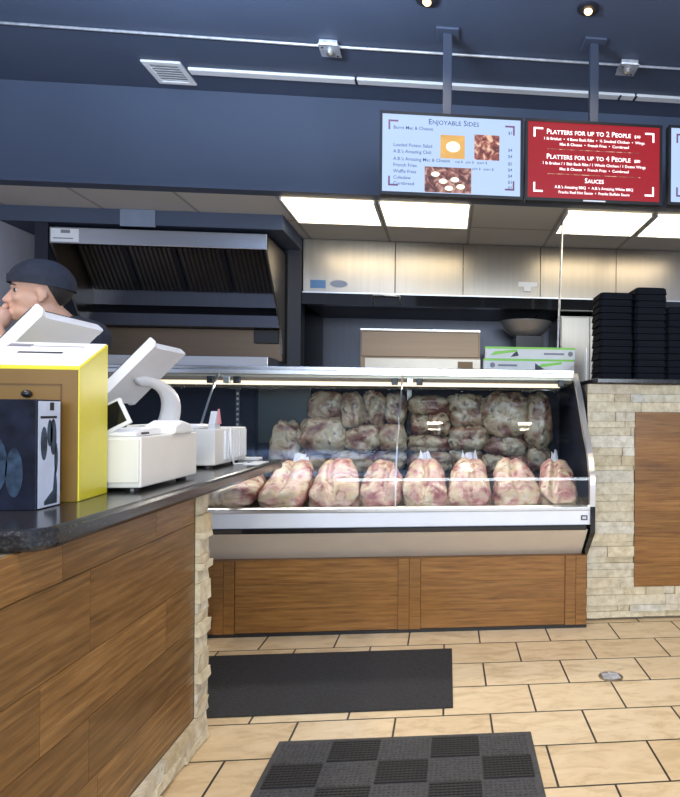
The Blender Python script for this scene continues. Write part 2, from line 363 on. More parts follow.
# conduit, raceway, junction boxes, vent on the navy ceiling
tag(obj('conduit', MB().tube([(-3.2, 3.62, 3.19), (-.66, 3.655, 3.19), (3.0, 3.65, 3.19)], 0.008, 8), M['galv'], smooth=True), 'thin grey conduit pipe running across the navy ceiling through two boxes', 'conduit')
rw = thing('cable_raceway', 'white flat cable raceway running along the navy ceiling from the vent', 'raceway', (0.7, 4.02, 3.18))
xs = [-1.53, -0.56, 0.0, 1.17, 3.0]
for a, b_ in zip(xs, xs[1:]): obj('raceway_section', box(a+.006, b_-.006, 3.99, 4.05, 3.182, 3.2), M['white_paint'], rw, bevel=.003)
for x in (-0.56, 1.07, 1.17): obj('clip', box(x-.006, x+.006, 3.985, 4.055, 3.178, 3.182), M['black'], rw)
for x, lab in ((-0.653, 'square metal junction box on the ceiling conduit nearer the vent'), (1.02, 'square metal junction box on the ceiling conduit above the red screen')):
    t = thing('junction_box', lab, 'junction box', (x, 3.66, 3.142), 'junction boxes on the ceiling conduit')
    obj('housing', box(x-.05, x+.05, 3.60, 3.72, 3.172, 3.2), M['galv'], t, bevel=.006)
    obj('cover_plate', box(x-.055, x+.055, 3.595, 3.725, 3.166, 3.172), M['galv'], t, bevel=.003)
    obj('fitting', MB().lathe([(.022, 3.166), (.022, 3.150), (.012, 3.142)], x, 3.665, 14), M['alu'], t)
    for k in (-1, 1): obj('screw', MB().lathe([(.006, 3.166), (.005, 3.162)], x+.035*k, 3.665+.04*k, 8), M['black'], t)
v = thing('air_vent', 'white square air register on the navy ceiling at the raceway end', 'vent', (-1.66, 4.07, 3.18))
VX0, VX1, VY0, VY1 = -1.765, -1.545, 3.935, 4.195
obj('frame', MB().box(VX0, VX1, VY0, VY0+.03, 3.187, 3.2).box(VX0, VX1, VY1-.03, VY1, 3.187, 3.2).box(VX0, VX0+.03, VY0+.03, VY1-.03, 3.187, 3.2).box(VX1-.03, VX1, VY0+.03, VY1-.03, 3.187, 3.2), M['white_paint'], v, bevel=.003)
obj('backing', box(VX0+.03, VX1-.03, VY0+.03, VY1-.03, 3.196, 3.2), M['ink'], v)
for k in range(7):
    y = VY0 + .033 + k*.028
    obj('slat', MB().prism([(y, 3.188), (y+.021, 3.194), (y+.021, 3.196), (y, 3.190)], VX0+.03, VX1-.03), M['white_paint'], v)

# recessed / bare bulbs in the ceiling
for x, y, lab in ((0.683, 3.17, 'glowing round downlight in ceiling above the red menu screen'), (-0.111, 3.19, 'glowing round downlight cut by the top edge of the photo'),
                  (-1.9, 1.3, 'warm ceiling downlight over the service counter'), (0.2, 1.0, 'warm ceiling downlight over the middle of the floor'), (1.8, 1.3, 'warm ceiling downlight over the right side of the floor')):
    t = thing('downlight', lab, 'ceiling light', (x, y, 3.17), 'round downlights in the navy ceiling')
    obj('trim_ring', MB().lathe([(.055, 3.2), (.055, 3.19), (.04, 3.186)], x, y, 20), M['navy_dark'], t)
    obj('bulb', MB().ell((x, y, 3.182), (.021, .021, .016), u=14, v=8), M['bulb'], t, smooth=True)
    l = bpy.data.lights.new('downlight_lamp', 'SPOT'); l.energy = 16 if y > 2 else 95; l.color = (1.0, 0.84, 0.62); l.spot_size = 2.0; l.spot_blend = 0.7; l.shadow_soft_size = 0.06
    lo = bpy.data.objects.new('downlight_lamp', l); C.objects.link(lo); lo.location = (x, y, 3.14)

# added helper: invented uplight hung out of view to brighten the navy ceiling
ul = thing('added_uplight', 'added out of view uplight that brightens the navy ceiling', 'ceiling light', (-1.15, 1.9, 2.46))
TL = Matrix.Translation((-1.15, 1.9, 2.47)) @ Matrix.Rotation(math.radians(-6), 4, 'X')      # tilted towards the ceiling over the case
obj('housing', MB().box(-.5, .5, -.05, .05, 0, .012).box(-.5, .5, -.05, -.038, .012, .026).box(-.5, .5, .038, .05, .012, .043).xf(TL), M['black'], ul)
obj('diffuser', box(-.49, .49, -.037, .037, .0125, .020).xf(TL), emis('added_uplight_glow', (.75, .85, 1.0), 4), ul)
for x in (-1.55, -.75): obj('cable', MB().tube([(x, 1.9, 2.472), (x, 1.9, 3.2)], .003, 6), M['black'], ul)
l = bpy.data.lights.new('added_uplight_lamp', 'AREA'); l.shape = 'RECTANGLE'; l.size = .95; l.size_y = .07; l.energy = 170; l.color = (.62, .78, 1.0)
lo = bpy.data.objects.new('added_uplight_lamp', l); C.objects.link(lo); lo.matrix_world = TL @ Matrix.Translation((0, 0, .03)) @ Matrix.Rotation(PI, 4, 'X')

# ------------------------------------------------------------------ stone walls
def ledger(mb, rnd, u0, u1, z0, z1, put, holes=()):
    """rows of split-face stones; put(u0,u1,z0,z1,depth) adds one stone"""
    z = z0; marks = sorted({z1} | {v for q in holes for v in q[2:4]})
    while z < z1 - .005:
        h = rnd.choice([.026, .036, .046, .058, .07]); h = min(h, z1 - z)
        nx = next(v for v in marks if v > z + .001)
        if nx - z - h < .018: h = nx - z
        u = u0
        while u < u1 - .005:
            wd = rnd.uniform(.06, .32); e = min(u + wd, u1)
            if u1 - e < .05: e = u1
            a, b_ = u, e
            for (hu0, hu1, hz0, hz1) in holes:
                if z + h > hz0 + .005 and z < hz1 - .005:
                    if a >= hu0 - .001 and b_ <= hu1 + .001: a = b_
                    elif a < hu0 < b_ : b_ = hu0
                    elif a < hu1 < b_: a = hu1
            if b_ - a > .004: put(a+.0008, b_-.0008, z+.0008, z+h-.0008, rnd.uniform(.004, .024))
            u = e if not any(z+h > q[2]+.005 and z < q[3]-.005 and q[0]-.001 <= e < q[1] and u < q[0] for q in holes) else (e if e > b_ else e)
        z += h
rnd = random.Random(4)
def stone_box(mb, rnd, face):     # face: function (a,b,depth)->point ; splits the front into an uneven quad
    def put(a, b_, z0, z1, d):
        j = [d + rnd.uniform(-.004, .006) for _ in range(4)]
        mm = rnd.uniform(.35, .65)
        um = a + (b_ - a) * mm; d5 = d + rnd.uniform(-.003, .006); d6 = d + rnd.uniform(-.003, .006)
        P = [face(a, z0, 0), face(b_, z0, 0), face(b_, z1, 0), face(a, z1, 0),
             face(a, z0, j[0]), face(um, z0, d5), face(b_, z0, j[1]), face(b_, z1, j[2]), face(um, z1, d6), face(a, z1, j[3])]
        mb.poly(P, [(3, 2, 1, 0), (4, 5, 8, 9), (5, 6, 7, 8), (0, 1, 6, 5, 4), (1, 2, 7, 6), (2, 3, 9, 8, 7), (3, 0, 4, 9)])
    return put

# right half wall : stone face with an inset wood panel and a granite top
RW = thing('half_wall', 'stone clad half wall with wood panel right of the meat case', 'counter', (1.9, 3.7, 0))
obj('core', box(.81, 3.08, 3.665, 4.25, 0, 1.355), M['mortar'], RW)
mb = MB(); ledger(mb, rnd, .80, 3.08, 0.015, 1.355, stone_box(mb, rnd, lambda a, z, d: (a, 3.665 - d, z)), [(1.075, 2.85, .19, 1.195)])
obj('stone_cladding', mb, M['stone'], RW)
mb = MB()
for k in range(7):
    z = .191 + k*.1434
    x = 1.077
    while x < 2.84:
        e = min(2.848, x + rnd.uniform(.5, 1.1)); mb.box(x, e-.001, 3.645, 3.664, z, z+.1428); x = e
obj('wood_panel', mb, M['panel'], RW)
tag(obj('granite_top', box(.84, 3.08, 3.60, 4.27, 1.357, 1.388), M['granite'], bevel=.006), 'black granite top on the stone half wall under takeout boxes', 'countertop')

# left service counter
SC = thing('service_counter', 'service counter with brown plank front and stone edging at left', 'counter', (-1.1, 1.7, 0))
obj('core', box(-1.30, -.888, .6, 2.475, 0, .898), M['mortar'], SC)
mb = MB()
zs = [.115, .275, .435, .595, .80, .8985]
for k in range(5):
    y = .62 - rnd.uniform(0, .3)
    while y < 2.375:
        e = y + rnd.uniform(.42, .8)
        if 2.38 - e < .2: e = 2.38
        if e > .62: mb.box(-.8885, -.875, max(y, .62)+.0008, e-.0008, zs[k]+.001, zs[k+1]-.001)
        y = e
obj('plank_front', mb, M['plank'], SC)
mb = MB()
ledger(mb, rnd, .62, 2.475, .005, .113, stone_box(mb, rnd, lambda a, z, d: (-.874 + d, a, z)))
for z0 in [0.113]:
    ledger(mb, rnd, 2.383, 2.475, z0, .898, stone_box(mb, rnd, lambda a, z, d: (-.874 + d*1.2, a, z)))
ledger(mb, rnd, -1.30, -.866, .005, .898, stone_box(mb, rnd, lambda a, z, d: (a, 2.475 + d, z)))
obj('stone_edging', mb, M['stone'], SC)
obj('backing', MB().box(-.888, -.8755, .62, 2.475, .003, .113).box(-.888, -.8755, 2.383, 2.475, .113, .898), M['mortar'], SC)
# slab with a rounded near corner
r_ = .05; x0, x1, y0, y1 = -1.34, -.82, 1.43, 3.38
prof = [(x0, y0)] + [(x1 - r_ + r_*math.sin(a), y0 + r_ - r_*math.cos(a)) for a in [PI/2*k/8 for k in range(9)]] + [(x1, y1), (x0, y1)]
tag(obj('counter_slab', MB().prism(prof, .90, .948, 'Z'), M['granite'], bevel=.012), 'long black granite slab on the plank fronted service counter', 'countertop')

# ------------------------------------------------------------------ floor things
tag(obj('carpet_runner', box(-1.30, .033, 2.625, 3.27, 0.0, .008), M['carpet'], bevel=.003), 'plain charcoal runner mat on tiles before the meat case', 'mat')
mt_ = thing('rubber_mat', 'black checkered rubber mat on tiles, nearest the camera', 'mat', (-.14, 2.1, 0))
mb = MB().box(-.455, .455, -.305, .305, 0, .006); mb.prism([(-.455,-.305),(.455,-.305),(.455,.305),(-.455,.305)], .006, .007, 'Z')
obj('mat_base', box(-.455, .455, -.305, .305, 0, .007).xf(Matrix.Translation((-.14, 2.1, 0))), M['rubber_lt'], mt_, bevel=.003)
cw, ch = .875/5, .575/4
for i in range(5):
    for j in range(4):
        cx = -.4375 + i*cw; cy = .2875 - (j+1)*ch
        q = MB()
        if (i + j) % 2:
            for k in range(9): q.box(cx+.004, cx+cw-.004, cy+.004+k*(ch-.008)/9, cy+.004+k*(ch-.008)/9+.009, .0065, .0125)
            for k in range(12): q.box(cx+.004+k*(cw-.008)/12, cx+.008+k*(cw-.008)/12, cy+.004, cy+ch-.004, .0065, .011)
            obj('ribbed_square', q.xf(Matrix.Translation((-.14, 2.1, 0))), M['rubber'], mt_)
        else:
            for a in range(11):
                for b_ in range(9): q.box(cx+.005+a*.0153, cx+.014+a*.0153, cy+.005+b_*.0152, cy+.014+b_*.0152, .0065, .0095)
            obj('dimpled_square', q.xf(Matrix.Translation((-.14, 2.1, 0))), M['rubber_lt'], mt_)
mt_.rotation_euler.z = -.012; 
d = thing('floor_drain', 'round grey metal floor drain set in the tiles', 'drain', (.744, 2.872, 0))
obj('rim', MB().lathe([(.055, .0), (.055, .004), (.044, .006), (.042, .002)], .744, 2.872, 28), M['steel'], d)
q = MB()
for k in range(6): q.box(.706, .782, 2.842 + k*.0105, 2.848 + k*.0105, .002, .007)
q.box(.74, .748, 2.834, 2.91, .002, .0072)
obj('grate', q, M['galv'], d)

# ------------------------------------------------------------------ refrigerated meat case
XL, XR = -2.45, .79
DC = thing('display_case', 'long refrigerated glass meat case with wood base and white band', 'display case', (-.8, 3.8, 0))
q = MB()
xb = [XL, -1.25, -1.15, -.16, -.04, .685, .775]
obj('base_panel', box(XL, .775, 3.56, 4.45, .018, .40), M['panel'], DC, label='wood clad base')
for a, b_ in ((-1.21, -1.10), (-.255, -.135), (.655, .775)):
    q = MB()
    for k in range(2): q.box(a + (b_-a)*k/2 + .001, a + (b_-a)*(k+1)/2 - .001, 3.537, 3.559, .019, .40)
    obj('stile', q, M['panel'], DC)
for a, b_ in ((-2.4, -1.21), (-1.10, -.255), (-.135, .655)):
    q = MB()
    for k in range(3): q.box(a+.001, b_-.001, 3.545, 3.559, .019+.127*k, .146+.127*k-.0008)
    obj('inset_board', q, M['panel'], DC)
obj('plinth', box(XL, .777, 3.54, 4.45, 0.0, .018), M['black'], DC)
# front fascia
obj('lower_fascia', MB().prism([(3.42, .565), (3.60, .395), (3.62, .395), (3.62, .565)], XL, XR-.035), M['tan'], DC, label='tan sloping lower fascia')
obj('bumper_strip', MB().prism([(3.405, .565), (3.405, .592), (3.45, .592), (3.45, .565)], XL, XR-.045), M['black_gloss'], DC, bevel=.004, label='black bumper strip')
obj('white_band', box(XL, XR-.018, 3.415, 3.46, .592, .668), M['enamel'], DC, bevel=.003, label='white enamel band')
obj('lower_rail', MB().prism([(3.41, .669), (3.41, .688), (3.425, .694), (3.47, .694), (3.47, .669)], XL, XR-.01), M['alu'], DC, bevel=.003, label='bright aluminium rail')
lb = obj('maker_plate', box(.715, .75, 3.410, 3.416, .618, .643), M['steel_dark'], DC)
obj('plate_face', box(.722, .743, 3.4085, 3.410, .624, .637), M['grey_white'], lb)
# glass profile
GP = [(3.413, .69), (3.413, .83), (3.437, .882), (3.49, .987), (3.595, 1.093), (3.737, 1.264), (3.826, 1.355), (3.90, 1.415)]
def smooth_prof(p, n=5):
    r = []
    for i in range(len(p)-1):
        p0 = p[max(i-1, 0)]; p1 = p[i]; p2 = p[i+1]; p3 = p[min(i+2, len(p)-1)]
        for k in range(n):
            t = k/n
            r.append(tuple(.5*((2*p1[c]) + (-p0[c]+p2[c])*t + (2*p0[c]-5*p1[c]+4*p2[c]-p3[c])*t*t + (-p0[c]+3*p1[c]-3*p2[c]+p3[c])*t**3) for c in (0, 1)))
    return r + [p[-1]]
GS = smooth_prof(GP)
def offset_prof(p, d):
    r = []
    for i in range(len(p)):
        a = Vector(p[max(i-1, 0)]); b_ = Vector(p[min(i+1, len(p)-1)]); t = (b_-a).normalized(); r.append((p[i][0] + t.y*d, p[i][1] - t.x*d))
    return r
GI = offset_prof(GS, .008)
joints = [XL+.03, -1.301, -.262, XR-.032]
for a, b_ in zip(joints, joints[1:]):
    obj('glass_pane', MB().prism(GS + GI[::-1], a+.003, b_-.003), M['glass'], DC, smooth=False, label='curved clear front glass')
for x in joints[1:3]:
    obj('glass_joint', MB().prism(offset_prof(GS, -.0015) + offset_prof(GS, .0095)[::-1], x-.0035, x+.0035), M['alu'], DC)
# end frames
EO = offset_prof(GS, -.012)
for xa, xb_ in ((XR-.03, XR), (XL, XL+.03)):
    obj('end_frame', MB().prism(EO + [(3.93, 1.43), (3.955, 1.40)] + offset_prof(GS, .022)[::-1], xa, xb_), M['steel_mirror'], DC, label='polished end frame')
    obj('end_foot', MB().prism([(3.40, .69), (3.40, .55), (3.60, .385), (3.64, .385), (3.64, .69)], xa+.004, xb_), M['black_gloss'], DC)
    obj('end_panel', MB().prism([(3.44, .70), (3.62, .60), (4.45, .40), (4.45, 1.40), (3.93, 1.40)] + offset_prof(GS, .024)[::-1][:-6], xa+.008, xb_-.008), M['case_in'], DC)
# top canopy
obj('top_panel', MB().prism([(3.905, 1.415), (3.905, 1.448), (4.47, 1.448), (4.47, 1.415)], XL, XR-.02), M['steel_h'], DC, bevel=.004, label='steel top')
obj('top_trim', MB().prism([(3.885, 1.400), (3.885, 1.424), (3.905, 1.43), (3.905, 1.400)], XL, XR-.03), M['alu'], DC, bevel=.002)
obj('canopy_underside', MB().prism([(3.905, 1.385), (3.93, 1.365), (4.33, 1.345), (4.40, 1.345), (4.40, 1.414), (3.905, 1.414)], XL+.03, XR-.03), M['cream_metal'], DC)
obj('lamp_tube', MB().tube([(XL+.1, 3.965, 1.352), (XR-.1, 3.965, 1.352)], .012, 10), emis('case_tube', (1.0, .86, .68), 0.9), DC, smooth=True)
for x in joints[1:3] + [XR-.06]:
    for dx in (-.045, .045, .10):
        if x + dx < XR - .04: obj('glass_clamp', box(x+dx-.018, x+dx+.018, 3.87, 3.90, 1.345, 1.385), M['black' if dx != .045 else 'alu'], DC, bevel=.003)
# inside
obj('rear_door', box(XL+.03, XR-.03, 4.36, 4.40, .72, 1.345), M['case_in'], DC)
for a, b_ in ((-1.21, -.885), ):
    obj('door_panel', box(a, b_, 4.35, 4.36, .98, 1.335), M['teal'], DC, label='dark teal door panel')
obj('door_frame', MB().box(-1.235, -1.21, 4.34, 4.36, .8, 1.345).box(-.262, -.232, 4.335, 4.36, .8, 1.345).box(XL+.03, XR-.03, 4.34, 4.36, 1.335, 1.3455), M['black_gloss'], DC)
obj('deck', MB().prism([(3.47, .60), (3.47, .655), (3.52, .655), (3.95, .80), (4.36, .80), (4.36, .60)], XL+.03, XR-.03), M['steel_dark'], DC, label='sloping steel deck')
q = MB()
for x in (-1.335, ):
    q.box(x-.012, x+.012, 4.335, 4.358, .82, 1.33)
sp = obj('shelf_standard', q, M['steel_dark'], DC)
q = MB()
for k in range(14): q.box(-1.341, -1.329, 4.331, 4.3349, .86+k*.033, .874+k*.033)
obj('slot', q, M['alu'], sp)
l = bpy.data.lights.new('case_lamp', 'AREA'); l.shape = 'RECTANGLE'; l.size = 3.0; l.size_y = .06; l.energy = 10; l.color = (1.0, .92, .86)
lo = bpy.data.objects.new('case_lamp', l); C.objects.link(lo); lo.location = (-.83, 3.90, 1.335); lo.rotation_euler = (math.radians(-22), 0, 0)

# meat ----------------------------------------------------------
def lump(seed, sx, sy, sz, pw=2.6, amp=.12, taper=0.0, groove=0.0, gx=0.1):
    q = MB(); q.ell((0, 0, 0), (1, 1, 1), u=56, v=36)
    for v_ in q.b.verts:
        p = v_.co.normalized()
        rr = (abs(p.x)**pw + abs(p.y)**pw + abs(p.z)**pw) ** (-1/pw)
        p = p * rr
        o_ = Vector((seed*7.1, seed*3.3, seed*1.7))
        n_ = mnoise.noise(p*1.5 + o_) * amp + mnoise.noise(p*3.6 + o_) * amp*.5 + mnoise.noise(p*8 + o_) * amp*.22
        t = 1 - taper * (p.y*.5 + .5)
        g_ = 1 - groove * math.exp(-((p.x - gx - .12*math.sin(p.y*2.5+seed))/.13)**2) if p.z > 0 else 1
        p = p * (1 + n_)
        v_.co = Vector((p.x*sx*t, p.y*sy, p.z*sz*g_))
    return q
def flap(q, sy, wd, h, seed):
    rr = random.Random(seed)
    n = 7; pts = []
    for k in range(n+1):
        x = -wd/2 + wd*k/n
        pts.append((x, sy*.92, rr.uniform(-.006, .006))); pts.append((x*rr.uniform(.5, .9), sy*.92 + h*rr.uniform(.5, 1), h*rr.uniform(.3, .6)))
    q.poly(pts, [(2*k, 2*k+2, 2*k+3, 2*k+1) for k in range(n)])
front = [  # x0, x1, back height z, tilt deg, length, label
    (-1.35, -.985, .80, 16, .40, 'long low pink cut sloping behind the counter slab, leftmost in the front row', 0, .04),
    (-.975, -.735, .885, 27, .42, 'pink and cream vacuum packed brisket just right of the counter slab tip', -6, 0),
    (-.725, -.472, .90, 30, .42, 'cream brisket with a dark veined seam, third from left in front row', 5, 0),
    (-.462, -.245, .885, 28, .40, 'pale cream brisket just left of the centre glass joint', 0, 0),
    (-.235, .000, .905, 30, .42, 'red streaked brisket just right of the centre glass joint', 3, 0),
    (.008, .245, .915, 30, .42, 'marbled brisket with a clear plastic tail, third from right in front row', -3, 0),
    (.255, .515, .905, 30, .42, 'wide half red half cream brisket, second from right in front row', 2, 0),
    (.525, .735, .895, 29, .40, 'brown and cream brisket at far right with plastic tail on top', -4, 0)]
for i, (xa, xb_, zt, tilt, ln, lab, rz, dz) in enumerate(front):
    t = thing('wrapped_brisket', lab, 'meat', ((xa+xb_)/2, 3.70, .765 + .02), 'wrapped briskets in the front row of the meat case')
    q = lump(i*1.7+.4, (xb_-xa)/2*1.15, ln/2, .068, 3.2, .13, .34, .35, (.1, -.15, -.25, .3, -.05, .1, 0, -.2)[i])
    sh = obj('cut', MB(), M['meat'], t); 
    me = bpy.data.meshes.new('cut')
    for f in q.b.faces: f.smooth = True
    q.b.to_mesh(me); q.b.free(); me.materials.append(M['meat']); sh.data = me; sh.location = (0, 0, 0)
    if i in (1, 4, 5, 7):
        fq = MB(); flap(fq, ln/2, .11 if i != 7 else .05, .09 if i != 7 else .12, i)
        fl = bpy.data.meshes.new('plastic_tail'); fq.b.to_mesh(fl); fq.b.free(); fl.materials.append(M['film'])
        fo = bpy.data.objects.new('plastic_tail', fl); C.objects.link(fo); fo.parent = t
    t.rotation_euler = (math.radians(tilt), 0, math.radians(rz))
    t.location = ((xa+xb_)/2, 3.67, .782)

# upright cuts stacked at the back: columns of packs leaning on the rear doors
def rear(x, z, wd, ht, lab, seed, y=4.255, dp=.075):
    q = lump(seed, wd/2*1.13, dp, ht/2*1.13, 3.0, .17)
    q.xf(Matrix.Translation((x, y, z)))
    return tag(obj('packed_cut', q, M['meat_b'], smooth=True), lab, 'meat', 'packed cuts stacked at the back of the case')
REAR = [
    (-1.012, 0.950, 0.185, 0.300, 'small brown packed cut standing alone below the dark teal panel'),
    (-0.775, 1.030, 0.262, 0.222, 'large pale packed cut in the middle of the leftmost pile behind the left pane'),
    (-0.764, 1.218, 0.206, 0.158, 'broad packed cut on top of the leftmost pile, beside the teal panel'),
    (-0.598, 1.190, 0.130, 0.204, 'narrow upright packed cut just right of the broad top left one'),
    (-0.465, 1.205, 0.136, 0.192, 'narrow pale packed cut at the top middle of the left pane'),
    (-0.531, 1.012, 0.204, 0.158, 'wide packed cut in the middle tier, centre of the left pane'),
    (-0.330, 1.203, 0.128, 0.188, 'packed cut at the top right, touching the centre glass joint from the left'),
    (-0.347, 1.023, 0.162, 0.162, 'packed cut in the middle tier just left of the centre glass joint'),
    (-0.863, 0.850, 0.258, 0.130, 'low packed cut lying at the bottom left, beside the slab tip'),
    (-0.601, 0.860, 0.256, 0.140, 'low packed cut lying at the bottom middle of the left pane'),
    (-0.374, 0.865, 0.192, 0.146, 'low packed cut lying at the bottom just left of the centre glass joint'),
    (-0.115, 1.228, 0.226, 0.114, 'reddish flat packed cut on top, just right of the centre glass joint'),
    (-0.170, 1.104, 0.118, 0.134, 'grey packed cut of the second tier right beside the centre glass joint'),
    (-0.050, 1.104, 0.124, 0.134, 'small pale packed cut next to the grey one below the reddish flat one'),
    (-0.103, 0.980, 0.256, 0.110, 'wide flat packed cut in the third tier right of the centre glass joint'),
    (-0.102, 0.862, 0.246, 0.124, 'low packed cut at the bottom right of the centre glass joint'),
    (0.125, 1.190, 0.246, 0.200, 'broad square packed cut at the top between the reddish and the big round one'),
    (0.136, 1.018, 0.230, 0.142, 'dark creased packed cut under the broad square one'),
    (0.121, 0.872, 0.198, 0.144, 'low packed cut below the dark creased one'),
    (0.378, 1.168, 0.268, 0.258, 'big round packed cut, the largest at the back of the right pane'),
    (0.383, 0.974, 0.258, 0.130, 'curved packed cut directly below the big round one'),
    (0.303, 0.852, 0.144, 0.112, 'left one of two small cuts at the bottom under the curved cut'),
    (0.448, 0.852, 0.144, 0.112, 'right one of two small cuts at the bottom under the curved cut'),
    (0.594, 1.126, 0.166, 0.326, 'tall upright packed cut at the far right of the case back'),
    (0.600, 0.878, 0.158, 0.162, 'pale packed cut at bottom right below the tall upright one')]
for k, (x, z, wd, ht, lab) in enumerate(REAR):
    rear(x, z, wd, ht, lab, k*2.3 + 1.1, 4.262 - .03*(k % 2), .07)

# things on the case
def wrap_box(z, lab, x0, x1, dy, flip):
    t = thing('wrap_box', lab, 'box', ((x0+x1)/2, 4.1, z), 'long cartons stacked on the meat case')
    obj('carton', box(x0, x1, 4.06+dy, 4.15+dy, z, z+.074), M['card'], t, bevel=.002)
    y = 4.06 + dy
    obj('green_band', MB().box(x0-.0008, x1+.0008, y-.0012, y+.0915, z+.0620, z+.0748), M['green'], t)
    a, b_ = (x0+.03, x0+.20) if flip else (x1-.24, x1-.08)
    sw = MB().prism([(a, z+.02), (b_, z+.045), (b_, z+.06), (a+.03, z+.045)], y-.0016, y-.0003, 'Y')
    obj('green_swoosh', sw, M['green'], t)
    obj('black_mark', MB().prism([(b_-.04, z+.012), (b_+.01, z+.02), (b_, z+.05), (b_-.02, z+.035)] if flip else [(a-.01, z+.008), (a+.05, z+.012), (a+.02, z+.03), (a-.01, z+.05)], y-.002, y-.0005, 'Y'), M['inkdark'], t)
    c, e = (x0+.37, x0+.50) if flip else (x0+.09, x0+.21)
    obj('print_line', box(c, e, y-.0012, y-.0002, z+.028, z+.040), M['ink'], t)
    cx = x0+.54 if flip else x0+.055
    obj('round_emblem', MB().lathe([(.016, 0), (.016, .0012), (.010, .0012), (.010, .0006)], 0, 0, 18).xf(Matrix.Translation((cx, y-.0012+.0012, z+.035)) @ Matrix.Rotation(PI/2, 4, 'X')), M['ink'], t)
    return t
wrap_box(1.449, 'lower white carton with green band on the meat case top', .226, .80, 0, False)
wrap_box(1.5245, 'upper white carton with green band stacked on another carton', .236, .806, .004, True)
tag(obj('card_flap', MB().poly([(.80, 4.02, 1.449), (.87, 4.0, 1.50), (.885, 4.08, 1.505), (.815, 4.1, 1.454), (.80, 4.02, 1.4515), (.87, 4.0, 1.5025), (.885, 4.08, 1.5075), (.815, 4.1, 1.4565)],
    [(0,1,2,3), (4,5,6,7), (0,1,5,4), (1,2,6,5), (2,3,7,6), (3,0,4,7)]).xf(Matrix.Translation((-.06, -.06, 0))), M['orange']), 'small tan card lying tilted beside the cartons on the case', 'card')

# ------------------------------------------------------------------ takeout containers on the half wall
def tray(w_, d_, h_, t_=.004):
    q = MB(); rings = []
    for (a, b_, z) in ((w_*.445, d_*.445, h_), (w_*.478, d_*.478, h_*.86), (w_*.492, d_*.492, .010), (w_*.5, d_*.5, .008), (w_*.5, d_*.5, .0)):
        c = min(a, b_)*.16
        rings.append([q.b.verts.new(p + (z,)) for p in ((-a+c, -b_), (a-c, -b_), (a, -b_+c), (a, b_-c), (a-c, b_), (-a+c, b_), (-a, b_-c), (-a, -b_+c))])
    for i in range(4):
        for j in range(8): q.b.faces.new((rings[i][j], rings[i][(j+1)%8], rings[i+1][(j+1)%8], rings[i+1][j]))
    q.b.faces.new(rings[0]); q.b.faces.new(rings[-1][::-1])
    return q
def stack(cx, cy, n, pitch, w_, d_, lab_top, lab, grp, seed):
    rs = random.Random(seed)
    base = obj('takeout_container', tray(w_, d_, pitch), M['foam'])
    for k in range(n):
        o = base if k == 0 else base.copy()
        if k: C.objects.link(o)
        o.location = (cx + rs.uniform(-.003, .003), cy + rs.uniform(-.003, .003), 1.388 + k*pitch); o.rotation_euler.z = rs.uniform(-.02, .02)
        tag(o, lab_top if k == n-1 else lab, 'takeout box', grp)
stack(.995, 3.86, 13, .0395, .215, .22, 'topmost black takeout container on the stack nearest the green cartons', 'black takeout container in the stack nearest the green cartons', 'containers in the left takeout stack', 1)
stack(1.185, 3.80, 14, .0385, .19, .20, 'topmost black takeout container of the tallest stack', 'black takeout container in the tallest stack', 'containers in the tallest takeout stack', 2)
stack(1.395, 3.86, 11, .040, .20, .21, 'topmost black takeout container on the low stack at the right edge', 'black takeout container in the low stack at right edge', 'containers in the right takeout stack', 3)

# ------------------------------------------------------------------ menu screens
SCR_W, SCR_H = .71, .398
def picture(name, x, z, w_, h_, mt, parent, y, extra=None):
    o = obj(name, box(x, x+w_, y-.0015, y, z, z+h_), mt, parent)
    if extra: obj('bowl', extra, extra_m, o)
    return o
def food_mat(name, stops, sc, s=1.0):
    mt, n, l, b = nt(name)
    tc = n.new('ShaderNodeTexCoord'); no = n.new('ShaderNodeTexNoise'); no.inputs['Scale'].default_value = sc; no.inputs['Detail'].default_value = 3; no.inputs['Distortion'].default_value = 1
    l.new(tc.outputs['Object'], no.inputs['Vector']); r = ramp(n, stops); l.new(no.outputs['Fac'], r.inputs[0])
    l.new(r.outputs[0], b.inputs['Emission Color']); b.inputs['Emission Strength'].default_value = s; b.inputs['Base Color'].default_value = (0, 0, 0, 1)
    return mt
def flat(name, c, s=1.0): return emis(name, c, s)
M['scr_blue'] = flat('screen_pale_blue', (0.47, 0.62, 0.90), .9); M['scr_red'] = flat('screen_red', (0.42, 0.008, 0.018), .75)
for k_ in ('scr_blue', 'scr_red'): M[k_].node_tree.nodes['Principled BSDF'].inputs['Base Color'].default_value = (.01, .01, .01, 1)
M['txt_dark'] = flat('screen_dark_text', (0.035, 0.05, 0.12), .8); M['txt_white'] = flat('screen_white_text', (0.95, 0.86, 0.86), .9); M['txt_maroon'] = flat('screen_maroon', (0.10, 0.05, 0.10), .8)
M['pic_a'] = food_mat('picture_yellow', [(.3, (.55, .28, .06)), (.6, (.70, .40, .10))], 8); M['pic_b'] = food_mat('picture_meat', [(.35, (.10, .02, .02)), (.5, (.30, .08, .06)), (.65, (.75, .5, .35))], 28)
M['pic_c'] = food_mat('picture_tray', [(.35, (.05, .02, .02)), (.5, (.22, .07, .06)), (.66, (.5, .3, .24))], 30); M['pic_bowl'] = flat('picture_bowl', (.75, .68, .5), .8)
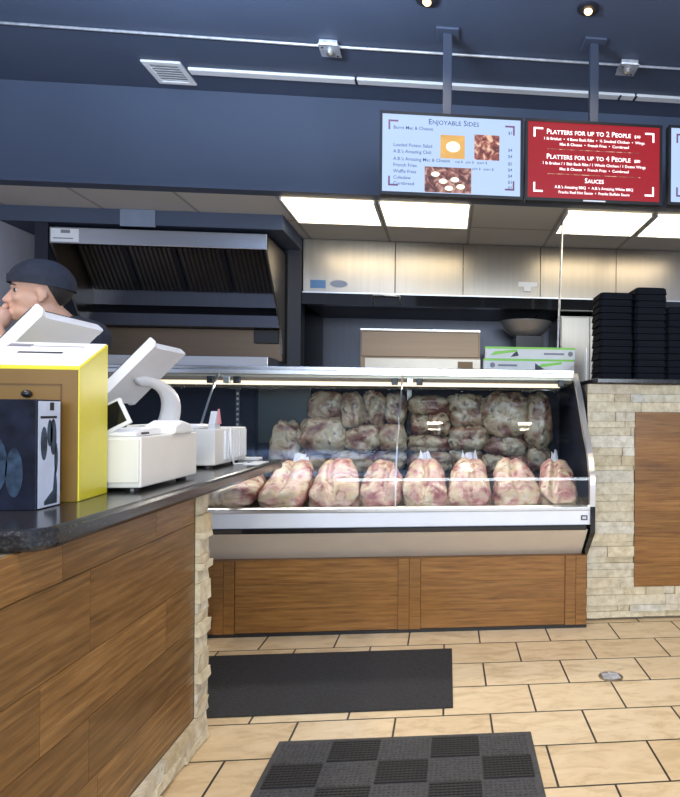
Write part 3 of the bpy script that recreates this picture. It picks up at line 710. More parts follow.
def screen(x0, z1, lab, kind):
    y = 3.38; z0 = z1 - SCR_H; x1 = x0 + SCR_W
    t = thing('menu_screen', lab, 'menu screen', (x0+SCR_W/2, y+.04, z0-.012), 'menu screens hung from the ceiling')
    obj('housing', box(x0-.014, x1+.014, y+.002, y+.05, z0-.016, z1+.014), M['black'], t, bevel=.004)
    bz = MB().box(x0-.014, x0, y-.004, y+.002, z0-.016, z1+.014).box(x1, x1+.014, y-.004, y+.002, z0-.016, z1+.014).box(x0, x1, y-.004, y+.002, z0-.016, z0).box(x0, x1, y-.004, y+.002, z1, z1+.014)
    obj('bezel', bz, M['black'], t)
    sc = obj('screen', box(x0, x1, y, y+.002, z0, z1), M['scr_red' if kind == 'red' else 'scr_blue'], t)
    # corner brackets on the picture
    L = .05; e = .03; w_ = .009
    for sx in (0, 1):
        for sz in (0, 1):
            cx = x0 + e if sx == 0 else x1 - e; cz = z0 + e if sz == 0 else z1 - e
            dx = 1 if sx == 0 else -1; dz = 1 if sz == 0 else -1
            P = [(0, 0), (L, 0), (L, w_), (w_, w_), (w_, L), (0, L)]
            obj('corner_bracket', MB().prism([(cx + dx*a_, cz + dz*b_) for a_, b_ in P], y-.001, y, 'Y'), M['txt_white' if kind == 'red' else 'txt_maroon'], sc)
    cx = (x0+x1)/2
    if kind == 'white':
        T = [('Enjoyable Sides', cx+.008, z1-.044, .040, 'CENTER', .01)]
        for s_, zz in (('Burnt Mac & Cheese', .076), ('Loaded Potato Salad', .165), ("A.B.'s Amazing Chili", .198), ("A.B.'s Amazing Mac & Cheese", .236), ('French Fries', .268), ('Waffle Fries', .300), ('Coleslaw', .332), ('Cornbread', .362)):
            T.append((s_, x0+.055, z1-zz, .024, 'LEFT', .012))
        for k, zz in enumerate((.076, .165, .198, .236, .268, .300, .332, .362)): T.append((['$7', '$4', '$4', '$5', '$4', '$4', '$3', '$2'][k], x1-.042, z1-zz, .022, 'RIGHT', .01))
        T.append(('cup $   pint $   quart $', x0+.37, z1-.236, .018, 'LEFT', .008)); T.append(('pint $   quart $', x0+.46, z1-.268, .018, 'LEFT', .008))
        for T_ in T: obj('text_line', text_mb([T_]).xf(Matrix.Translation((0, y-.0012, 0))), M['txt_dark'], sc)
        p = obj('food_picture', box(x0+.295, x0+.42, y-.0014, y, z1-.215, z1-.095), M['pic_a'], sc)
        p2 = obj('food_picture', box(x0+.47, x0+.60, y-.0014, y, z1-.215, z1-.085), M['pic_b'], sc)
        p3 = obj('food_picture', box(x0+.215, x0+.455, y-.0014, y, z0+.005, z1-.262), M['pic_c'], sc)
        bq = MB()
        def disc(q, cx_, cz_, r0, r1): q.prism([(cx_ + r0*math.cos(2*PI*k/16), cz_ + r1*math.sin(2*PI*k/16)) for k in range(16)], y-.002, y-.0013, 'Y')
        disc(bq, x0+.36, z1-.155, .036, .028)
        for (a, b_) in ((.27, -.30), (.31, -.335), (.37, -.325), (.40, -.36), (.34, -.37)): disc(bq, x0+a, z1+b_, .022, .013)
        obj('pictured_bowl', bq, M['pic_bowl'], sc)
    elif kind == 'red':
        T = []
        for zz, big in ((.062, 'Platters for up to 2 People'), (.192, 'Platters for up to 4 People')):
            T.append((big, cx-.03, z1-zz, .038, 'CENTER', .012)); T.append(('$40' if '2' in big else '$80', cx+.215, z1-zz, .022, 'LEFT', .01))
        for s_, zz in (('1 lb Brisket  \u2022  4 Bone Back Ribs  \u2022  \u00bd Smoked Chicken  \u2022  Wings', .093), ('Mac & Cheese  \u2022  French Fries  \u2022  Cornbread', .120), ('1 lb Brisket / 1 Slab Back Ribs / 1 Whole Chicken / 1 Dozen Wings', .222), ('Mac & Cheese  \u2022  French Fries  \u2022  Cornbread', .250),
                       ("A.B.'s Amazing BBQ  \u2022  A.B.'s Amazing White BBQ", .345), ('Franks Red Hot Sauce  \u2022  Franks Buffalo Sauce', .372)):
            T.append((s_, cx, z1-zz, .0205, 'CENTER', .012))
        T.append(('Sauces', cx, z1-.312, .036, 'CENTER', .012))
        for T_ in T: obj('text_line', text_mb([T_]).xf(Matrix.Translation((0, y-.0012, 0))), M['txt_white'], sc)
        obj('divider_line', MB().box(cx-.25, cx+.25, y-.001, y, z1-.142, z1-.139).box(cx-.25, cx+.25, y-.001, y, z1-.272, z1-.269), M['pic_b'], sc)
        obj('bezel_badge', box(cx-.06, cx+.06, y-.0046, y-.0038, z0-.012, z0-.005), M['white'], t)
    return t
screen(-.338, 2.716, 'pale blue menu screen with sides list and food pictures', 'white')
screen(.412, 2.717, 'red menu screen listing platters and sauces', 'red')
screen(1.185, 2.722, 'pale menu screen cut off by the right edge of the photo', 'cut')
for x, lab in ((-.01, 'navy ceiling pole holding the pale blue menu screen'), (.78, 'navy ceiling pole holding the red menu screen'), (1.54, 'navy ceiling pole holding the menu screen at the right edge')):
    t = thing('screen_pole', lab, 'pole', (x, 3.47, 2.5), 'poles carrying the menu screens')
    obj('pole', box(x-.024, x+.024, 3.446, 3.494, 2.50, 3.188), M['navy_pole'], t, bevel=.004)
    obj('ceiling_flange', box(x-.06, x+.06, 3.41, 3.53, 3.188, 3.2), M['navy'], t, bevel=.003)
    obj('bracket', box(x-.1, x+.1, 3.431, 3.446, 2.45, 2.60), M['black'], t)

# ------------------------------------------------------------------ big vent hood at left
H = thing('vent_hood', 'large stainless vent hood with dark filters over the grill', 'vent hood', (-2.0, 5.1, 1.6))
HX0, HX1 = -2.735, -1.285
obj('front_lip', box(HX0, HX1, 4.80, 4.83, 2.335, 2.447), M['steel_h'], H, bevel=.003)
obj('top_panel', box(HX0, HX1, 4.83, 5.38, 2.435, 2.447), M['steel_dark'], H)
for x in (HX0, HX1-.012):
    obj('end_panel', MB().prism([(4.805, 2.445), (5.38, 2.445), (5.38, 1.56), (5.30, 1.58), (5.21, 1.82), (4.805, 2.335)], x, x+.012), M['steel'], H)
obj('back_panel', box(HX0+.012, HX1-.012, 5.34, 5.385, 1.83, 2.435), M['steel_dark'], H)
for k in range(4):
    a = HX0 + .03 + k*(HX1-HX0-.06)/4; b_ = a + (HX1-HX0-.06)/4 - .01
    f = obj('baffle_filter', MB().prism([(5.07, 2.40), (5.085, 2.405), (5.335, 2.12), (5.32, 2.115)], a, b_), M['steel_dark'], H)
    q = MB(); n_ = 9
    for j in range(n_):
        xx = a + .02 + j*(b_-a-.04)/n_; q.prism([(5.065, 2.385), (5.083, 2.397), (5.325, 2.128), (5.305, 2.112)], xx, xx+.018)
    obj('slat', q, M['steel_slat'], f)
obj('filter_tray', MB().prism([(5.22, 1.92), (5.34, 2.0), (5.34, 1.83), (5.22, 1.83)], HX0+.012, HX1-.012), M['steel_dark'], H)
obj('rating_label', box(-2.725, -2.545, 4.797, 4.80, 2.345, 2.435), M['white'], H)
obj('label_print', MB().box(-2.66, -2.60, 4.795, 4.797, 2.405, 2.428).box(-2.71, -2.58, 4.795, 4.797, 2.365, 2.372), M['ink'], H)
g = thing('grill', 'steel kitchen grill with brown backsplash under the left vent hood', 'grill', (-2.0, 5.1, 0))
obj('body', box(HX0, -1.30, 4.95, 5.39, 0, 1.50), M['steel_dark'], g)
obj('front_shelf', box(HX0, -1.30, 4.90, 5.2, 1.50, 1.58), M['steel_h'], g, bevel=.004)
obj('backsplash', box(HX0, -1.30, 5.36, 5.398, 1.58, 1.825), M['steel_brown'], g)
obj('control_box', box(-1.525, -1.335, 5.33, 5.36, 1.718, 1.82), M['black'], g, bevel=.004)

# ------------------------------------------------------------------ right recess: steel canopy and equipment
RH = thing('steel_canopy', 'wide stainless canopy on the kitchen wall behind the meat case', 'vent hood', (.9, 5.5, 2.1))
xs = [-1.165, -.43, .125, .77, 1.42, 2.6]
for i, (a, b_) in enumerate(zip(xs, xs[1:])): obj('front_panel', box(a+.002, b_-.002, 5.40, 5.42, 2.15, 2.575), M['steel'], RH, bevel=.002)
obj('edge_strip', box(-1.165, 2.6, 5.39, 5.42, 2.135, 2.15), M['alu'], RH)
obj('lower_ledge', box(-1.165, 2.6, 5.36, 5.44, 2.045, 2.134), M['black_gloss'], RH, label='black ledge under the steel')
obj('underside', box(-1.165, 2.6, 5.44, 6.28, 2.06, 2.075), M['steel_dark'], RH)
obj('handle', MB().tube([(-.60, 5.362, 2.055), (-.60, 5.33, 2.12), (-.385, 5.33, 2.12), (-.385, 5.362, 2.055)], .006, 8), M['alu'], RH, smooth=True)
obj('sticker', box(-1.105, -.985, 5.397, 5.40, 2.178, 2.245), M['blue_st'], RH, label='blue sticker')
obj('sticker', MB().prism([(-.88 + .07*math.cos(2*PI*k/20), 2.218 + .03*math.sin(2*PI*k/20)) for k in range(20)], 5.397, 5.40, 'Y'), M['grey_st'], RH, label='oval grey sticker')
obj('label_plate', box(.585, .745, 5.392, 5.40, 2.235, 2.275), M['white'], RH)
obj('switch_box', box(.63, .69, 5.375, 5.40, 2.195, 2.230), M['white'], RH)
obj('wall_trim', box(-1.165, 3.08, 6.27, 6.299, 1.0, 2.06), M['steel_dark'], kind=S)
bpy.data.objects['wall_trim'].name = 'trim_4'
sm = thing('smoker_cabinet', 'brown tinted steel cabinet behind the meat case, left of the bowl', 'oven', (-.23, 5.9, 0))
obj('body', box(-.745, .285, 5.72, 6.25, 0, 1.885), M['steel_brown'], sm)
obj('door', box(-.735, .275, 5.70, 5.72, 1.66, 1.875), M['steel_brown'], sm, bevel=.003)
obj('bright_shelf', box(-.70, .285, 5.66, 5.72, 1.50, 1.64), M['cream_metal'], sm)
obj('name_tag', box(.09, .22, 5.655, 5.66, 1.56, 1.62), M['mustard'], sm)
obj('top_edge', box(-.745, .285, 5.70, 5.74, 1.885, 1.898), M['alu'], sm)
tag(obj('sheet_tray', box(-.13, .28, 5.76, 6.1, 1.8985, 1.912), M['white_paint'], bevel=.004), 'shallow pale tray lying on top of the brown steel cabinet', 'tray')
st = thing('prep_stand', 'dark equipment stand under the steel mixing bowl', 'stand', (.68, 5.8, 0))
obj('body', box(.34, .96, 5.74, 6.1, 0, 1.745), M['steel_dark'], st)
obj('block', box(.60, .84, 5.72, 6.0, 1.745, 1.868), M['black'], st, bevel=.004)
bw = thing('mixing_bowl', 'shiny steel mixing bowl on the dark stand', 'bowl', (.70, 5.82, 1.87))
bp = [(.10, 1.869), (.13, 1.872), (.19, 1.92), (.222, 1.975), (.235, 1.992), (.238, 1.996), (.228, 1.996), (.215, 1.975), (.183, 1.925), (.125, 1.880), (.02, 1.876)]
obj('bowl_shell', MB().lathe(bp, .70, 5.82, 40), M['steel_mirror'], bw, smooth=True)
ld = thing('ladle', 'thin dark ladle handle sticking out of the mixing bowl', 'ladle', (.72, 5.8, 1.88))
obj('handle', MB().tube([(.66, 5.84, 1.93), (.72, 5.78, 2.02), (.80, 5.72, 2.043)], .006, 8), M['steel_dark'], ld)
obj('scoop', MB().ell((.655, 5.845, 1.915), (.04, .04, .026), u=16, v=10), M['steel_dark'], ld, smooth=True)
fr = thing('steel_fridge', 'tall steel cabinet behind the takeout stacks', 'refrigerator', (1.5, 5.9, 0))
obj('body', box(.985, 2.3, 5.62, 6.2, 0, 2.03), M['steel'], fr)
obj('door', box(.99, 1.235, 5.60, 5.62, .2, 2.02), M['steel'], fr, bevel=.003); obj('door', box(1.242, 2.29, 5.60, 5.62, .2, 2.02), M['steel'], fr, bevel=.003)
obj('handle', box(1.20, 1.215, 5.575, 5.60, 1.2, 1.75), M['alu'], fr, bevel=.003)
# steel post
tag(obj('steel_post', MB().tube([(.765, 4.60, 0.0), (.785, 4.60, 1.6), (.815, 4.60, 2.579)], .008, 10), M['galv'], smooth=True), 'thin upright steel post between the meat case and kitchen ceiling', 'post')

# ------------------------------------------------------------------ things on the service counter
TOP = .948
db = thing('printed_box', 'dark glossy box with blue figures printed on its side, on the slab corner', 'box', (-1.16, 1.75, TOP))
obj('carton', box(-1.30, -1.02, 1.700, 1.800, TOP, 1.219), M['dkprint'], db, bevel=.002)
obj('side_print', box(-1.0205, -1.0190, 1.706, 1.796, TOP+.003, 1.215), M['blueprint'], db)
obj('print_bar', box(-1.0192, -1.0182, 1.714, 1.780, 1.172, 1.178), M['dkprint'], db)
obj('print_emblem', box(-1.0192, -1.0182, 1.752, 1.768, 1.192, 1.212), M['dkprint'], db)
q = MB()
def oval(q, cy, cz, ry, rz, x=-1.0192, n=18): q.prism([(cy + ry*math.cos(2*PI*k/n), cz + rz*math.sin(2*PI*k/n)) for k in range(n)], x, x+.001, 'X')
for (cy, cz, ry, rz) in ((1.728, 1.11, .013, .042), (1.752, 1.135, .011, .034), (1.766, 1.125, .013, .046), (1.778, 1.07, .007, .04)): oval(q, cy, cz, ry, rz)
q.prism([(1.73, TOP+.008), (1.782, TOP+.008), (1.783, 1.0), (1.775, 1.06), (1.766, .99), (1.73, .965)], -1.0192, -1.0182, 'X')
obj('printed_figure', q, M['midprint'], db)
q = MB()
for (cx, cz, rx, rz) in ((-1.115, 1.06, .03, .07), (-1.16, 1.08, .028, .09), (-1.07, 1.04, .02, .06)): q.prism([(cx + rx*math.cos(2*PI*k/18), cz + rz*math.sin(2*PI*k/18)) for k in range(18)], 1.6988, 1.6998, 'Y')
obj('front_print', q, M['midprint'], db)

db.location.x += .025

yb = thing('ballot_box', 'yellow suggestion box with white slotted top on the counter', 'box', (-1.1, 1.91, TOP))
pf = [(1.812, TOP), (2.0, TOP), (2.0, 1.386), (1.812, 1.306)]
obj('shell', MB().prism(pf, -1.235, -.945), M['yellow'], yb, bevel=.003)
obj('front_panel', box(-1.23, -.948, 1.8085, 1.812, TOP+.002, 1.300), M['mustard'], yb, label='front panel darker and browner than the shell')  # box front coloured darker and browner than the yellow shell
gx0, gx1, gz0, gz1 = -1.222, -.985, TOP+.03, 1.262
obj('panel_groove', MB().box(gx0, gx1, 1.8075, 1.8086, gz1-.004, gz1).box(gx1-.004, gx1, 1.8075, 1.8086, gz0, gz1).box(gx0, gx1, 1.8075, 1.8086, gz0, gz0+.004), M['mustard_d'], yb)
obj('knob', MB().ell((-1.065, 1.802, 1.235), (.013, .010, .010), u=12, v=8), M['black'], yb, smooth=True)
def on_top(a, b_, c, d_, t0, t1):  # patch on the sloping lid: x range, slope-fraction range, thickness
    def P(x, s, t): 
        y = 1.812 + s*.203; z = 1.306 + s*.086; n_ = Vector((0, -.086, .203)).normalized()
        return (x, y + n_.y*t, z + n_.z*t)
    return MB().poly([P(a, c, t0), P(b_, c, t0), P(b_, d_, t0), P(a, d_, t0), P(a, c, t1), P(b_, c, t1), P(b_, d_, t1), P(a, d_, t1)], [(0,3,2,1),(4,5,6,7),(0,1,5,4),(1,2,6,5),(2,3,7,6),(3,0,4,7)])
obj('white_sheet', on_top(-1.222, -.95, .06, .93, .0002, .0016), M['white'], yb, label='white paper sheet on the lid')
obj('slot', on_top(-1.14, -1.03, .49, .545, .0016, .0026), M['black'], yb)
obj('sheet_print', on_top(-1.18, -.995, .76, .79, .0016, .0022).add(on_top(-1.19, -1.13, .74, .86, .0016, .0022)), M['ink'], yb)
yb.rotation_euler.z = math.radians(6); yb.location += Vector((-.04, .02, 0))

def drawer(x0, x1, y0, y1, lab, mfront, name='cash_drawer'):
    t = thing(name, lab, 'cash drawer', ((x0+x1)/2, (y0+y1)/2, TOP), 'white cash drawers on the counter')
    obj('body', box(x0, x1, y0, y1, TOP+.012, TOP+.165), M['cream'], t, bevel=.004)
    for x in (x0+.04, x1-.04):
        for y in (y0+.04, y1-.04): obj('foot', MB().lathe([(.018, TOP), (.016, TOP+.012)], x, y, 12), M['black'], t)
    return t
dA = drawer(-1.325, -.91, 2.055, 2.49, 'cream white cash drawer nearest the yellow box', 'cream')
obj('front_lip', box(-1.315, -.914, 2.047, 2.055, TOP+.028, TOP+.158), M['cream'], dA, bevel=.002)
dB = drawer(-1.33, -.965, 2.84, 3.26, 'pale grey cash drawer farther along the counter by the case', 'grey')
q = MB()
for k in range(8): q.box(-.965, -.957, 2.95+k*.038, 2.976+k*.038, TOP+.03, TOP+.155)
obj('side_rib', q, M['white'], dB)
q = MB().tube([(-.955, 3.00, TOP+.165), (-.952, 3.0, TOP+.06), (-.945, 3.02, TOP+.004), (-.90, 3.06, TOP+.004)], .005, 8)
tag(obj('white_cable', q, M['white'], smooth=True), 'white cable hanging down the side of the far cash drawer', 'cable')
DT = TOP + .165

def pos_monitor(xt, y0, y1, zt, base_y, lab, armtop):
    """touch screen monitor tilted towards the cashier (-X), its white back towards the customers"""
    t = thing('pos_monitor', lab, 'monitor', (-1.18, base_y, DT), 'white cash register monitors')
    ang = math.radians(47); L = .33; W = y1 - y0
    # local: a along the screen upward (+x,+z), n the back normal (+x,-z)
    a = Vector((math.cos(ang), 0, math.sin(ang))); n_ = Vector((math.sin(ang), 0, -math.cos(ang))); top = Vector((xt, y0, zt))
    def P(s, yy, d_): v_ = top - a*s + n_*d_ ; return (v_.x, y0 + yy, v_.z)
    # shell: rounded rectangle outline front (d=-.012) and tapered back (d=.03)
    def ring(ins, d_, r_=.022):
        pts = []
        for (cs, cy, a0) in ((r_, r_, PI), (r_, W-r_, PI/2), (L-r_, W-r_, 0), (L-r_, r_, -PI/2)):
            for k in range(6):
                an = a0 - (PI/2)*k/5
                s = cs + r_*math.cos(an); yy = cy + r_*math.sin(an)
                s = min(max(s, ins), L-ins); yy = min(max(yy, ins), W-ins); pts.append(P(s, yy, d_))
        return pts
    rs = [ring(0.004, -.012), ring(0, -.008), ring(0, .010), ring(.008, .018), ring(.018, .024)]
    q = MB(); k = len(rs[0]); pts = sum(rs, []); fs = []
    for i in range(len(rs)-1): fs += [(i*k+j, i*k+(j+1) % k, (i+1)*k+(j+1) % k, (i+1)*k+j) for j in range(k)]
    fs += [tuple(range(k)), tuple(range((len(rs)-1)*k, len(rs)*k))]
    q.poly(pts, fs); obj('housing', q, M['white'], t, smooth=False)
    g_ = MB().poly([P(.02, .02, -.0135), P(.02, W-.02, -.0135), P(L-.02, W-.02, -.0135), P(L-.02, .02, -.0135), P(.02, .02, -.0122), P(.02, W-.02, -.0122), P(L-.02, W-.02, -.0122), P(L-.02, .02, -.0122)], [(0,1,2,3),(4,5,6,7),(0,1,5,4),(1,2,6,5),(2,3,7,6),(3,0,4,7)])
    obj('touch_screen', g_, M['black_gloss'], t)
    c = Vector(P(L*.55, W/2, .028)); e = Vector((xt - .11, base_y, DT+.014))
    # curved neck
    ys = (c.y + base_y)/2; q = MB(); rings = []
    for k in range(11):
        u = k/10; p = (1-u)**2*c + 2*u*(1-u)*Vector((c.x+.05, base_y, c.z-.01)) + u*u*e
        hw = .062 + .010*u; hd = .022 + .012*u
        tn = (2*(1-u)*(Vector((c.x+.05, base_y, c.z-.01))-c) + 2*u*(e-Vector((c.x+.05, base_y, c.z-.01)))).normalized(); sd = Vector((0, 1, 0)); nn = tn.cross(sd).normalized()
        rings.append([tuple(p + sd*hw*math.cos(2*PI*j/16) + nn*hd*math.sin(2*PI*j/16)) for j in range(16)])
    fs = []
    for i in range(10): fs += [(i*16+j, i*16+(j+1)%16, (i+1)*16+(j+1)%16, (i+1)*16+j) for j in range(16)]
    fs += [tuple(range(16)), tuple(range(160, 176))]
    q.poly(sum(rings, []), fs); obj('neck', q, M['white'], t, smooth=True)
    obj('base_plate', box(-1.32, -1.035, base_y-.13, base_y+.13, DT+.0005, DT+.016), M['white'], t, bevel=.006)
    return t
pos_monitor(-1.20, 2.04, 2.43, 1.50, 2.27, 'white monitor back rising behind the yellow box, at left edge', 0)
pos_monitor(-1.10, 2.55, 2.89, 1.459, 2.975, 'white tilted monitor back in the middle of the counter', 0)
# card reader on the near drawer
cr = thing('card_reader', 'small card terminal with black screen on the near cash drawer', 'card reader', (-.96, 2.1, DT))
qa = MB().prism([(2.06, DT), (2.25, DT), (2.25, DT+.02), (2.20, DT+.026), (2.09, DT+.02), (2.06, DT+.012)], -1.02, -.93)
obj('keypad_body', qa, M['white'], cr, bevel=.006)
sb = MB().box(-.05, .05, -.006, .006, 0, .085).xf(Matrix.Translation((-.985, 2.065, DT+.02)) @ Matrix.Rotation(math.radians(-28), 4, 'Y') @ Matrix.Rotation(math.radians(-8), 4, 'X'))
obj('screen_frame', sb, M['white'], cr, bevel=.003)
sb = MB().box(-.041, .041, -.008, -.0055, .010, .077).xf(Matrix.Translation((-.985, 2.065, DT+.02)) @ Matrix.Rotation(math.radians(-28), 4, 'Y') @ Matrix.Rotation(math.radians(-8), 4, 'X'))
obj('reader_screen', sb, M['black_gloss'], cr)
obj('card_slot', box(-.931, -.9285, 2.10, 2.15, DT+.006, DT+.012), M['black'], cr)
sl = tag(obj('curved_scanner', MB().prism([(2.27, DT), (2.43, DT), (2.44, DT+.01), (2.40, DT+.035), (2.34, DT+.045), (2.28, DT+.03)], -1.00, -.90), M['white'], bevel=.008), 'low curved white device lying on the near cash drawer', 'scanner')
ch_ = thing('card_holder', 'little card holder with pink leaflets on the far cash drawer', 'card holder', (-.99, 2.90, DT))
obj('holder', MB().prism([(2.865, DT), (2.935, DT), (2.925, DT+.02), (2.90, DT+.075), (2.893, DT+.075), (2.865, DT+.02)], -1.0, -.975), M['grey_white'], ch_)
obj('leaflet', MB().prism([(2.895, DT+.02), (2.93, DT+.02), (2.905, DT+.085), (2.898, DT+.085)], -.9745, -.969), M['pink'], ch_)
tag(obj('paper_sheet', box(-1.12, -.915, 3.29, 3.365, TOP+.0005, TOP+.012), M['white'], bevel=.002), 'folded white paper at the slab end by the meat case', 'paper')
tag(obj('receipt_slip', MB().box(-.905, -.84, 3.02, 3.20, TOP+.0005, TOP+.003), M['white']), 'thin white slip lying near the slab edge', 'paper')

# ------------------------------------------------------------------ the person behind the counter
def cap(q, p0, p1, r0, r1, n=6):
    p0, p1 = Vector(p0), Vector(p1)
    for k in range(n+1):
        u = k/n; r = r0 + (r1-r0)*u; q.ell(tuple(p0.lerp(p1, u)), (r, r, r), u=14, v=9)
    q.tube([p0, p1], [r0, r1], 14)
HC = Vector((.085, 0, 1.605)); HD = HC - Vector((.035, 0, 1.655))          # head centre, eyes level
def hp(x, y, z): return tuple(HC + Vector((x, y, z)))
HR = Matrix.Translation(HC) @ Matrix.Rotation(math.radians(-33), 4, 'Z') @ Matrix.Translation(-HC)      # head turned on the neck
b = MB()
b.ell(hp(-.008, 0, .028), (.098, .075, .088)); b.ell(hp(.022, 0, -.03), (.068, .064, .072)); b.ell(hp(.035, 0, -.078), (.058, .052, .040))
b.ell(hp(.070, 0, -.100), (.022, .026, .017)); b.ell(hp(.074, 0, .018), (.020, .052, .012)); b.ell(hp(.066, 0, .055), (.028, .055, .03))
b.ell(hp(.060, .036, -.03), (.026, .022, .020)); b.ell(hp(.060, -.036, -.03), (.026, .022, .020))
cap(b, hp(.084, 0, .004), hp(.107, 0, -.036), .0085, .0125); b.ell(hp(.098, .012, -.040), (.011, .008, .008)); b.ell(hp(.098, -.012, -.040), (.011, .008, .008))
b.ell(hp(.086, 0, -.062), (.013, .022, .008)); b.ell(hp(.085, 0, -.074), (.012, .021, .008))
for s in (1, -1):
    b.ell(hp(-.012, .074*s, -.012), (.018, .007, .030), rot=Matrix.Rotation(.25, 3, 'Y')); b.ell(hp(-.008, .072*s, -.034), (.010, .007, .012))
b.xf(HR)
cap(b, hp(-.020, .008, -.07), (-.02, 0, 1.46), .054, .062)
# torso
b.ell((-.01, 0, 1.36), (.105, .165, .12)); b.ell((0, 0, 1.22), (.11, .155, .15)); b.ell((.01, 0, 1.06), (.11, .15, .14)); b.ell((0, 0, .93), (.115, .165, .12))
for s in (1, -1):
    cap(b, (-.015, .06*s, 1.45), (-.01, .165*s, 1.42), .055, .062)
    cap(b, (0, .085*s, .90), (.015, .095*s, .48), .082, .055); cap(b, (.015, .095*s, .48), (-.02, .10*s, .10), .054, .036)
    b.ell((.05, .105*s, .045), (.12, .045, .045))
LS, LE, LW = (-.005, .185, 1.41), (.235, .165, 1.215), tuple(HR @ (HD + Vector((.165, .055, 1.50))))      # arm raised to the mouth
cap(b, LS, LE, .052, .042); cap(b, LE, LW, .042, .028)
RS, RE, RWr = (-.005, -.185, 1.41), (-.02, -.225, 1.13), (.12, -.22, .97)
cap(b, RS, RE, .052, .042); cap(b, RE, RWr, .042, .028)
b.ell(tuple(HR @ (HD + Vector((.155, .03, 1.545)))), (.036, .036, .045)); b.ell((.17, -.215, .93), (.045, .022, .04))
body = evaluated(b, .006, 3)
# fingers: curled chains rooted inside the palms
def finger(q, pts, r): q.tube(pts, [r*1.0, r*1.02, r*.95, r*.80][:len(pts)], 10); [q.ell(p, (r*.98,)*3, u=10, v=7) for p in pts[1:-1]]; q.ell(pts[-1], (r*.8,)*3, u=10, v=7)
for k in range(4):
    z = 1.575 - k*.0185; ln = (.9, 1.0, .95, .78)[k]
    finger(body, [HR @ (HD + Vector(p_)) for p_ in ((.165, .040, z), (.182, .012, z+.004), (.170, .012-.030*ln, z+.002), (.150, .006-.024*ln, z))], .0088)
finger(body, [HR @ (HD + Vector(p_)) for p_ in ((.150, .030, 1.572), (.140, .012, 1.594), (.138, -.008, 1.600))], .0098)
for k in range(4):
    y = -.238 + k*.016
    finger(body, [(.19, y, .92), (.215, y, .90), (.222, y, .875), (.212, y, .855)], .0085)
finger(body, [(.165, -.195, .93), (.195, -.182, .92), (.215, -.180, .91)], .0095)
PR = thing('person', 'man in black cap and black shirt behind the counter, fist at his mouth', 'person', (0, 0, 0))
bo = obj('body', body, M['skin'], PR, smooth=True)
q = MB()       # cap
q.ell(hp(-.008, 0, .035), (.112, .087, .098), u=32, v=20)
dl = [v_ for v_ in q.b.verts if v_.co.z < HC.z + .026]
bmesh.ops.bisect_plane(q.b, geom=q.b.verts[:] + q.b.edges[:] + q.b.faces[:], plane_co=HC + Vector((0, 0, .026)), plane_no=(-.10, 0, 1), clear_inner=True)
q.xf(HR); co = obj('cap', q, M['cap'], PR, smooth=True); sl_ = co.modifiers.new('s', 'SOLIDIFY'); sl_.thickness = .006
q = MB()
n = 40; ring_ = [(HC.x - .007 + .1125*math.cos(2*PI*k/n), .0875*math.sin(2*PI*k/n), HC.z + .036 + .010*math.cos(2*PI*k/n)) for k in range(n)]
for k in range(n):
    p, p2 = ring_[k], ring_[(k+1) % n]
    q.poly([(p[0], p[1], p[2]-.014), (p2[0], p2[1], p2[2]-.014), (p2[0]*1, p2[1], p2[2]+.016), (p[0], p[1], p[2]+.016)], [(0, 1, 2, 3)])
bmesh.ops.remove_doubles(q.b, verts=q.b.verts[:], dist=.0005)
q.xf(HR); cb = obj('cap_band', q, M['cap'], co); cb.modifiers.new('s', 'SOLIDIFY').thickness = .004
q = MB(); q.ell(hp(-.008, 0, .028), (.1025, .0795, .092), u=48, v=32)
for co_, no_ in ((HC + Vector((-.040, 0, 0)), (1, 0, -.5)), (HC + Vector((0, 0, .052)), (0, 0, 1))):
    bmesh.ops.bisect_plane(q.b, geom=q.b.verts[:] + q.b.edges[:] + q.b.faces[:], plane_co=co_, plane_no=no_, clear_outer=True)
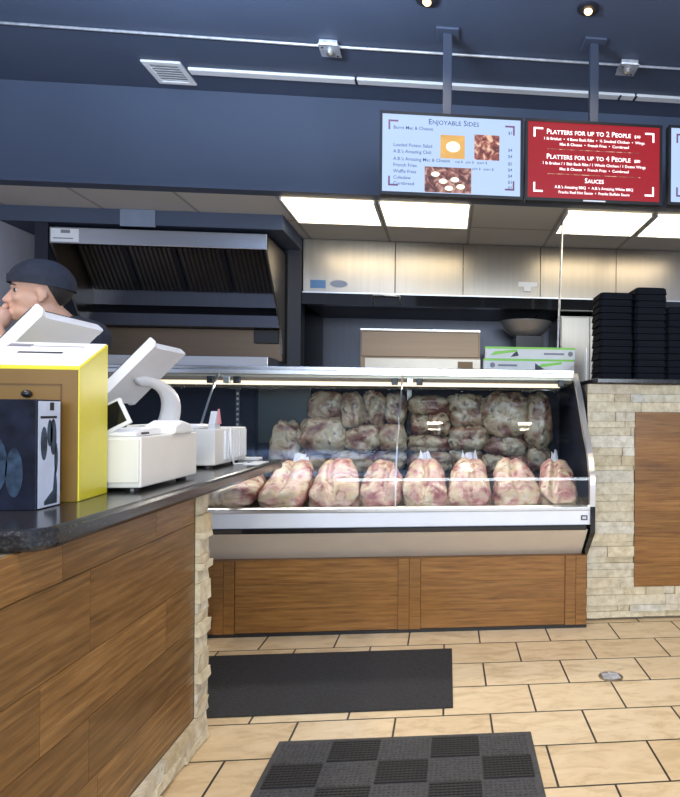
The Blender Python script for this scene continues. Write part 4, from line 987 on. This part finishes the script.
q.xf(HR); ho = obj('hair', q, M['hair'], PR, smooth=True); ho.modifiers.new('s', 'SOLIDIFY').thickness = .004
for s in (1, -1):
    e_ = obj('eye', MB().ell(hp(.0665, .031*s, .000), (.0125, .0125, .0100), u=14, v=10).xf(HR), M['eye'], PR, smooth=True)
    obj('iris', MB().ell(hp(.0735, .0345*s, -.0005), (.0065, .0075, .0085), u=12, v=8).xf(HR), M['iris'], e_, smooth=True)
    obj('eyebrow', MB().tube([hp(.088, .012*s, .016), hp(.086, .034*s, .022), hp(.070, .054*s, .016)], [.0035, .0045, .002], 8).xf(HR), M['hair'], PR, smooth=True)
# clothes
q = MB()
q.ell((-.01, 0, 1.36), (.122, .182, .125)); q.ell((0, 0, 1.22), (.128, .172, .16)); q.ell((.01, 0, 1.06), (.128, .168, .15)); q.ell((.005, 0, .95), (.13, .175, .10))
for s in (1, -1): cap(q, (-.02, .055*s, 1.472), (-.01, .17*s, 1.425), .056, .076)
def lerp3(a, b_, t): return tuple(Vector(a).lerp(Vector(b_), t))
cap(q, LS, lerp3(LS, LE, .62), .066, .060); cap(q, RS, lerp3(RS, RE, .62), .066, .060)
obj('shirt', evaluated(q, .009, 3), M['shirt'], PR, smooth=True)
q = MB(); q.ell((0, 0, .90), (.128, .178, .11))
for s in (1, -1): cap(q, (0, .085*s, .88), (.015, .095*s, .48), .096, .070); cap(q, (.015, .095*s, .48), (-.015, .10*s, .10), .070, .058)
obj('trousers', evaluated(q, .010, 3), M['denim'], PR, smooth=True)
for s in (1, -1):
    q = MB(); q.ell((.05, .105*s, .05), (.135, .055, .05)); q.ell((-.03, .10*s, .08), (.055, .05, .05))
    bmesh.ops.bisect_plane(q.b, geom=q.b.verts[:] + q.b.edges[:] + q.b.faces[:], plane_co=(0, 0, .001), plane_no=(0, 0, 1), clear_inner=True)
    obj('shoe', q, M['black'], PR, smooth=True)
PR.scale = (1.035, 1.035, 1.035); PR.location = (-1.59, 2.89, 0); PR.rotation_euler.z = PI + math.radians(57)
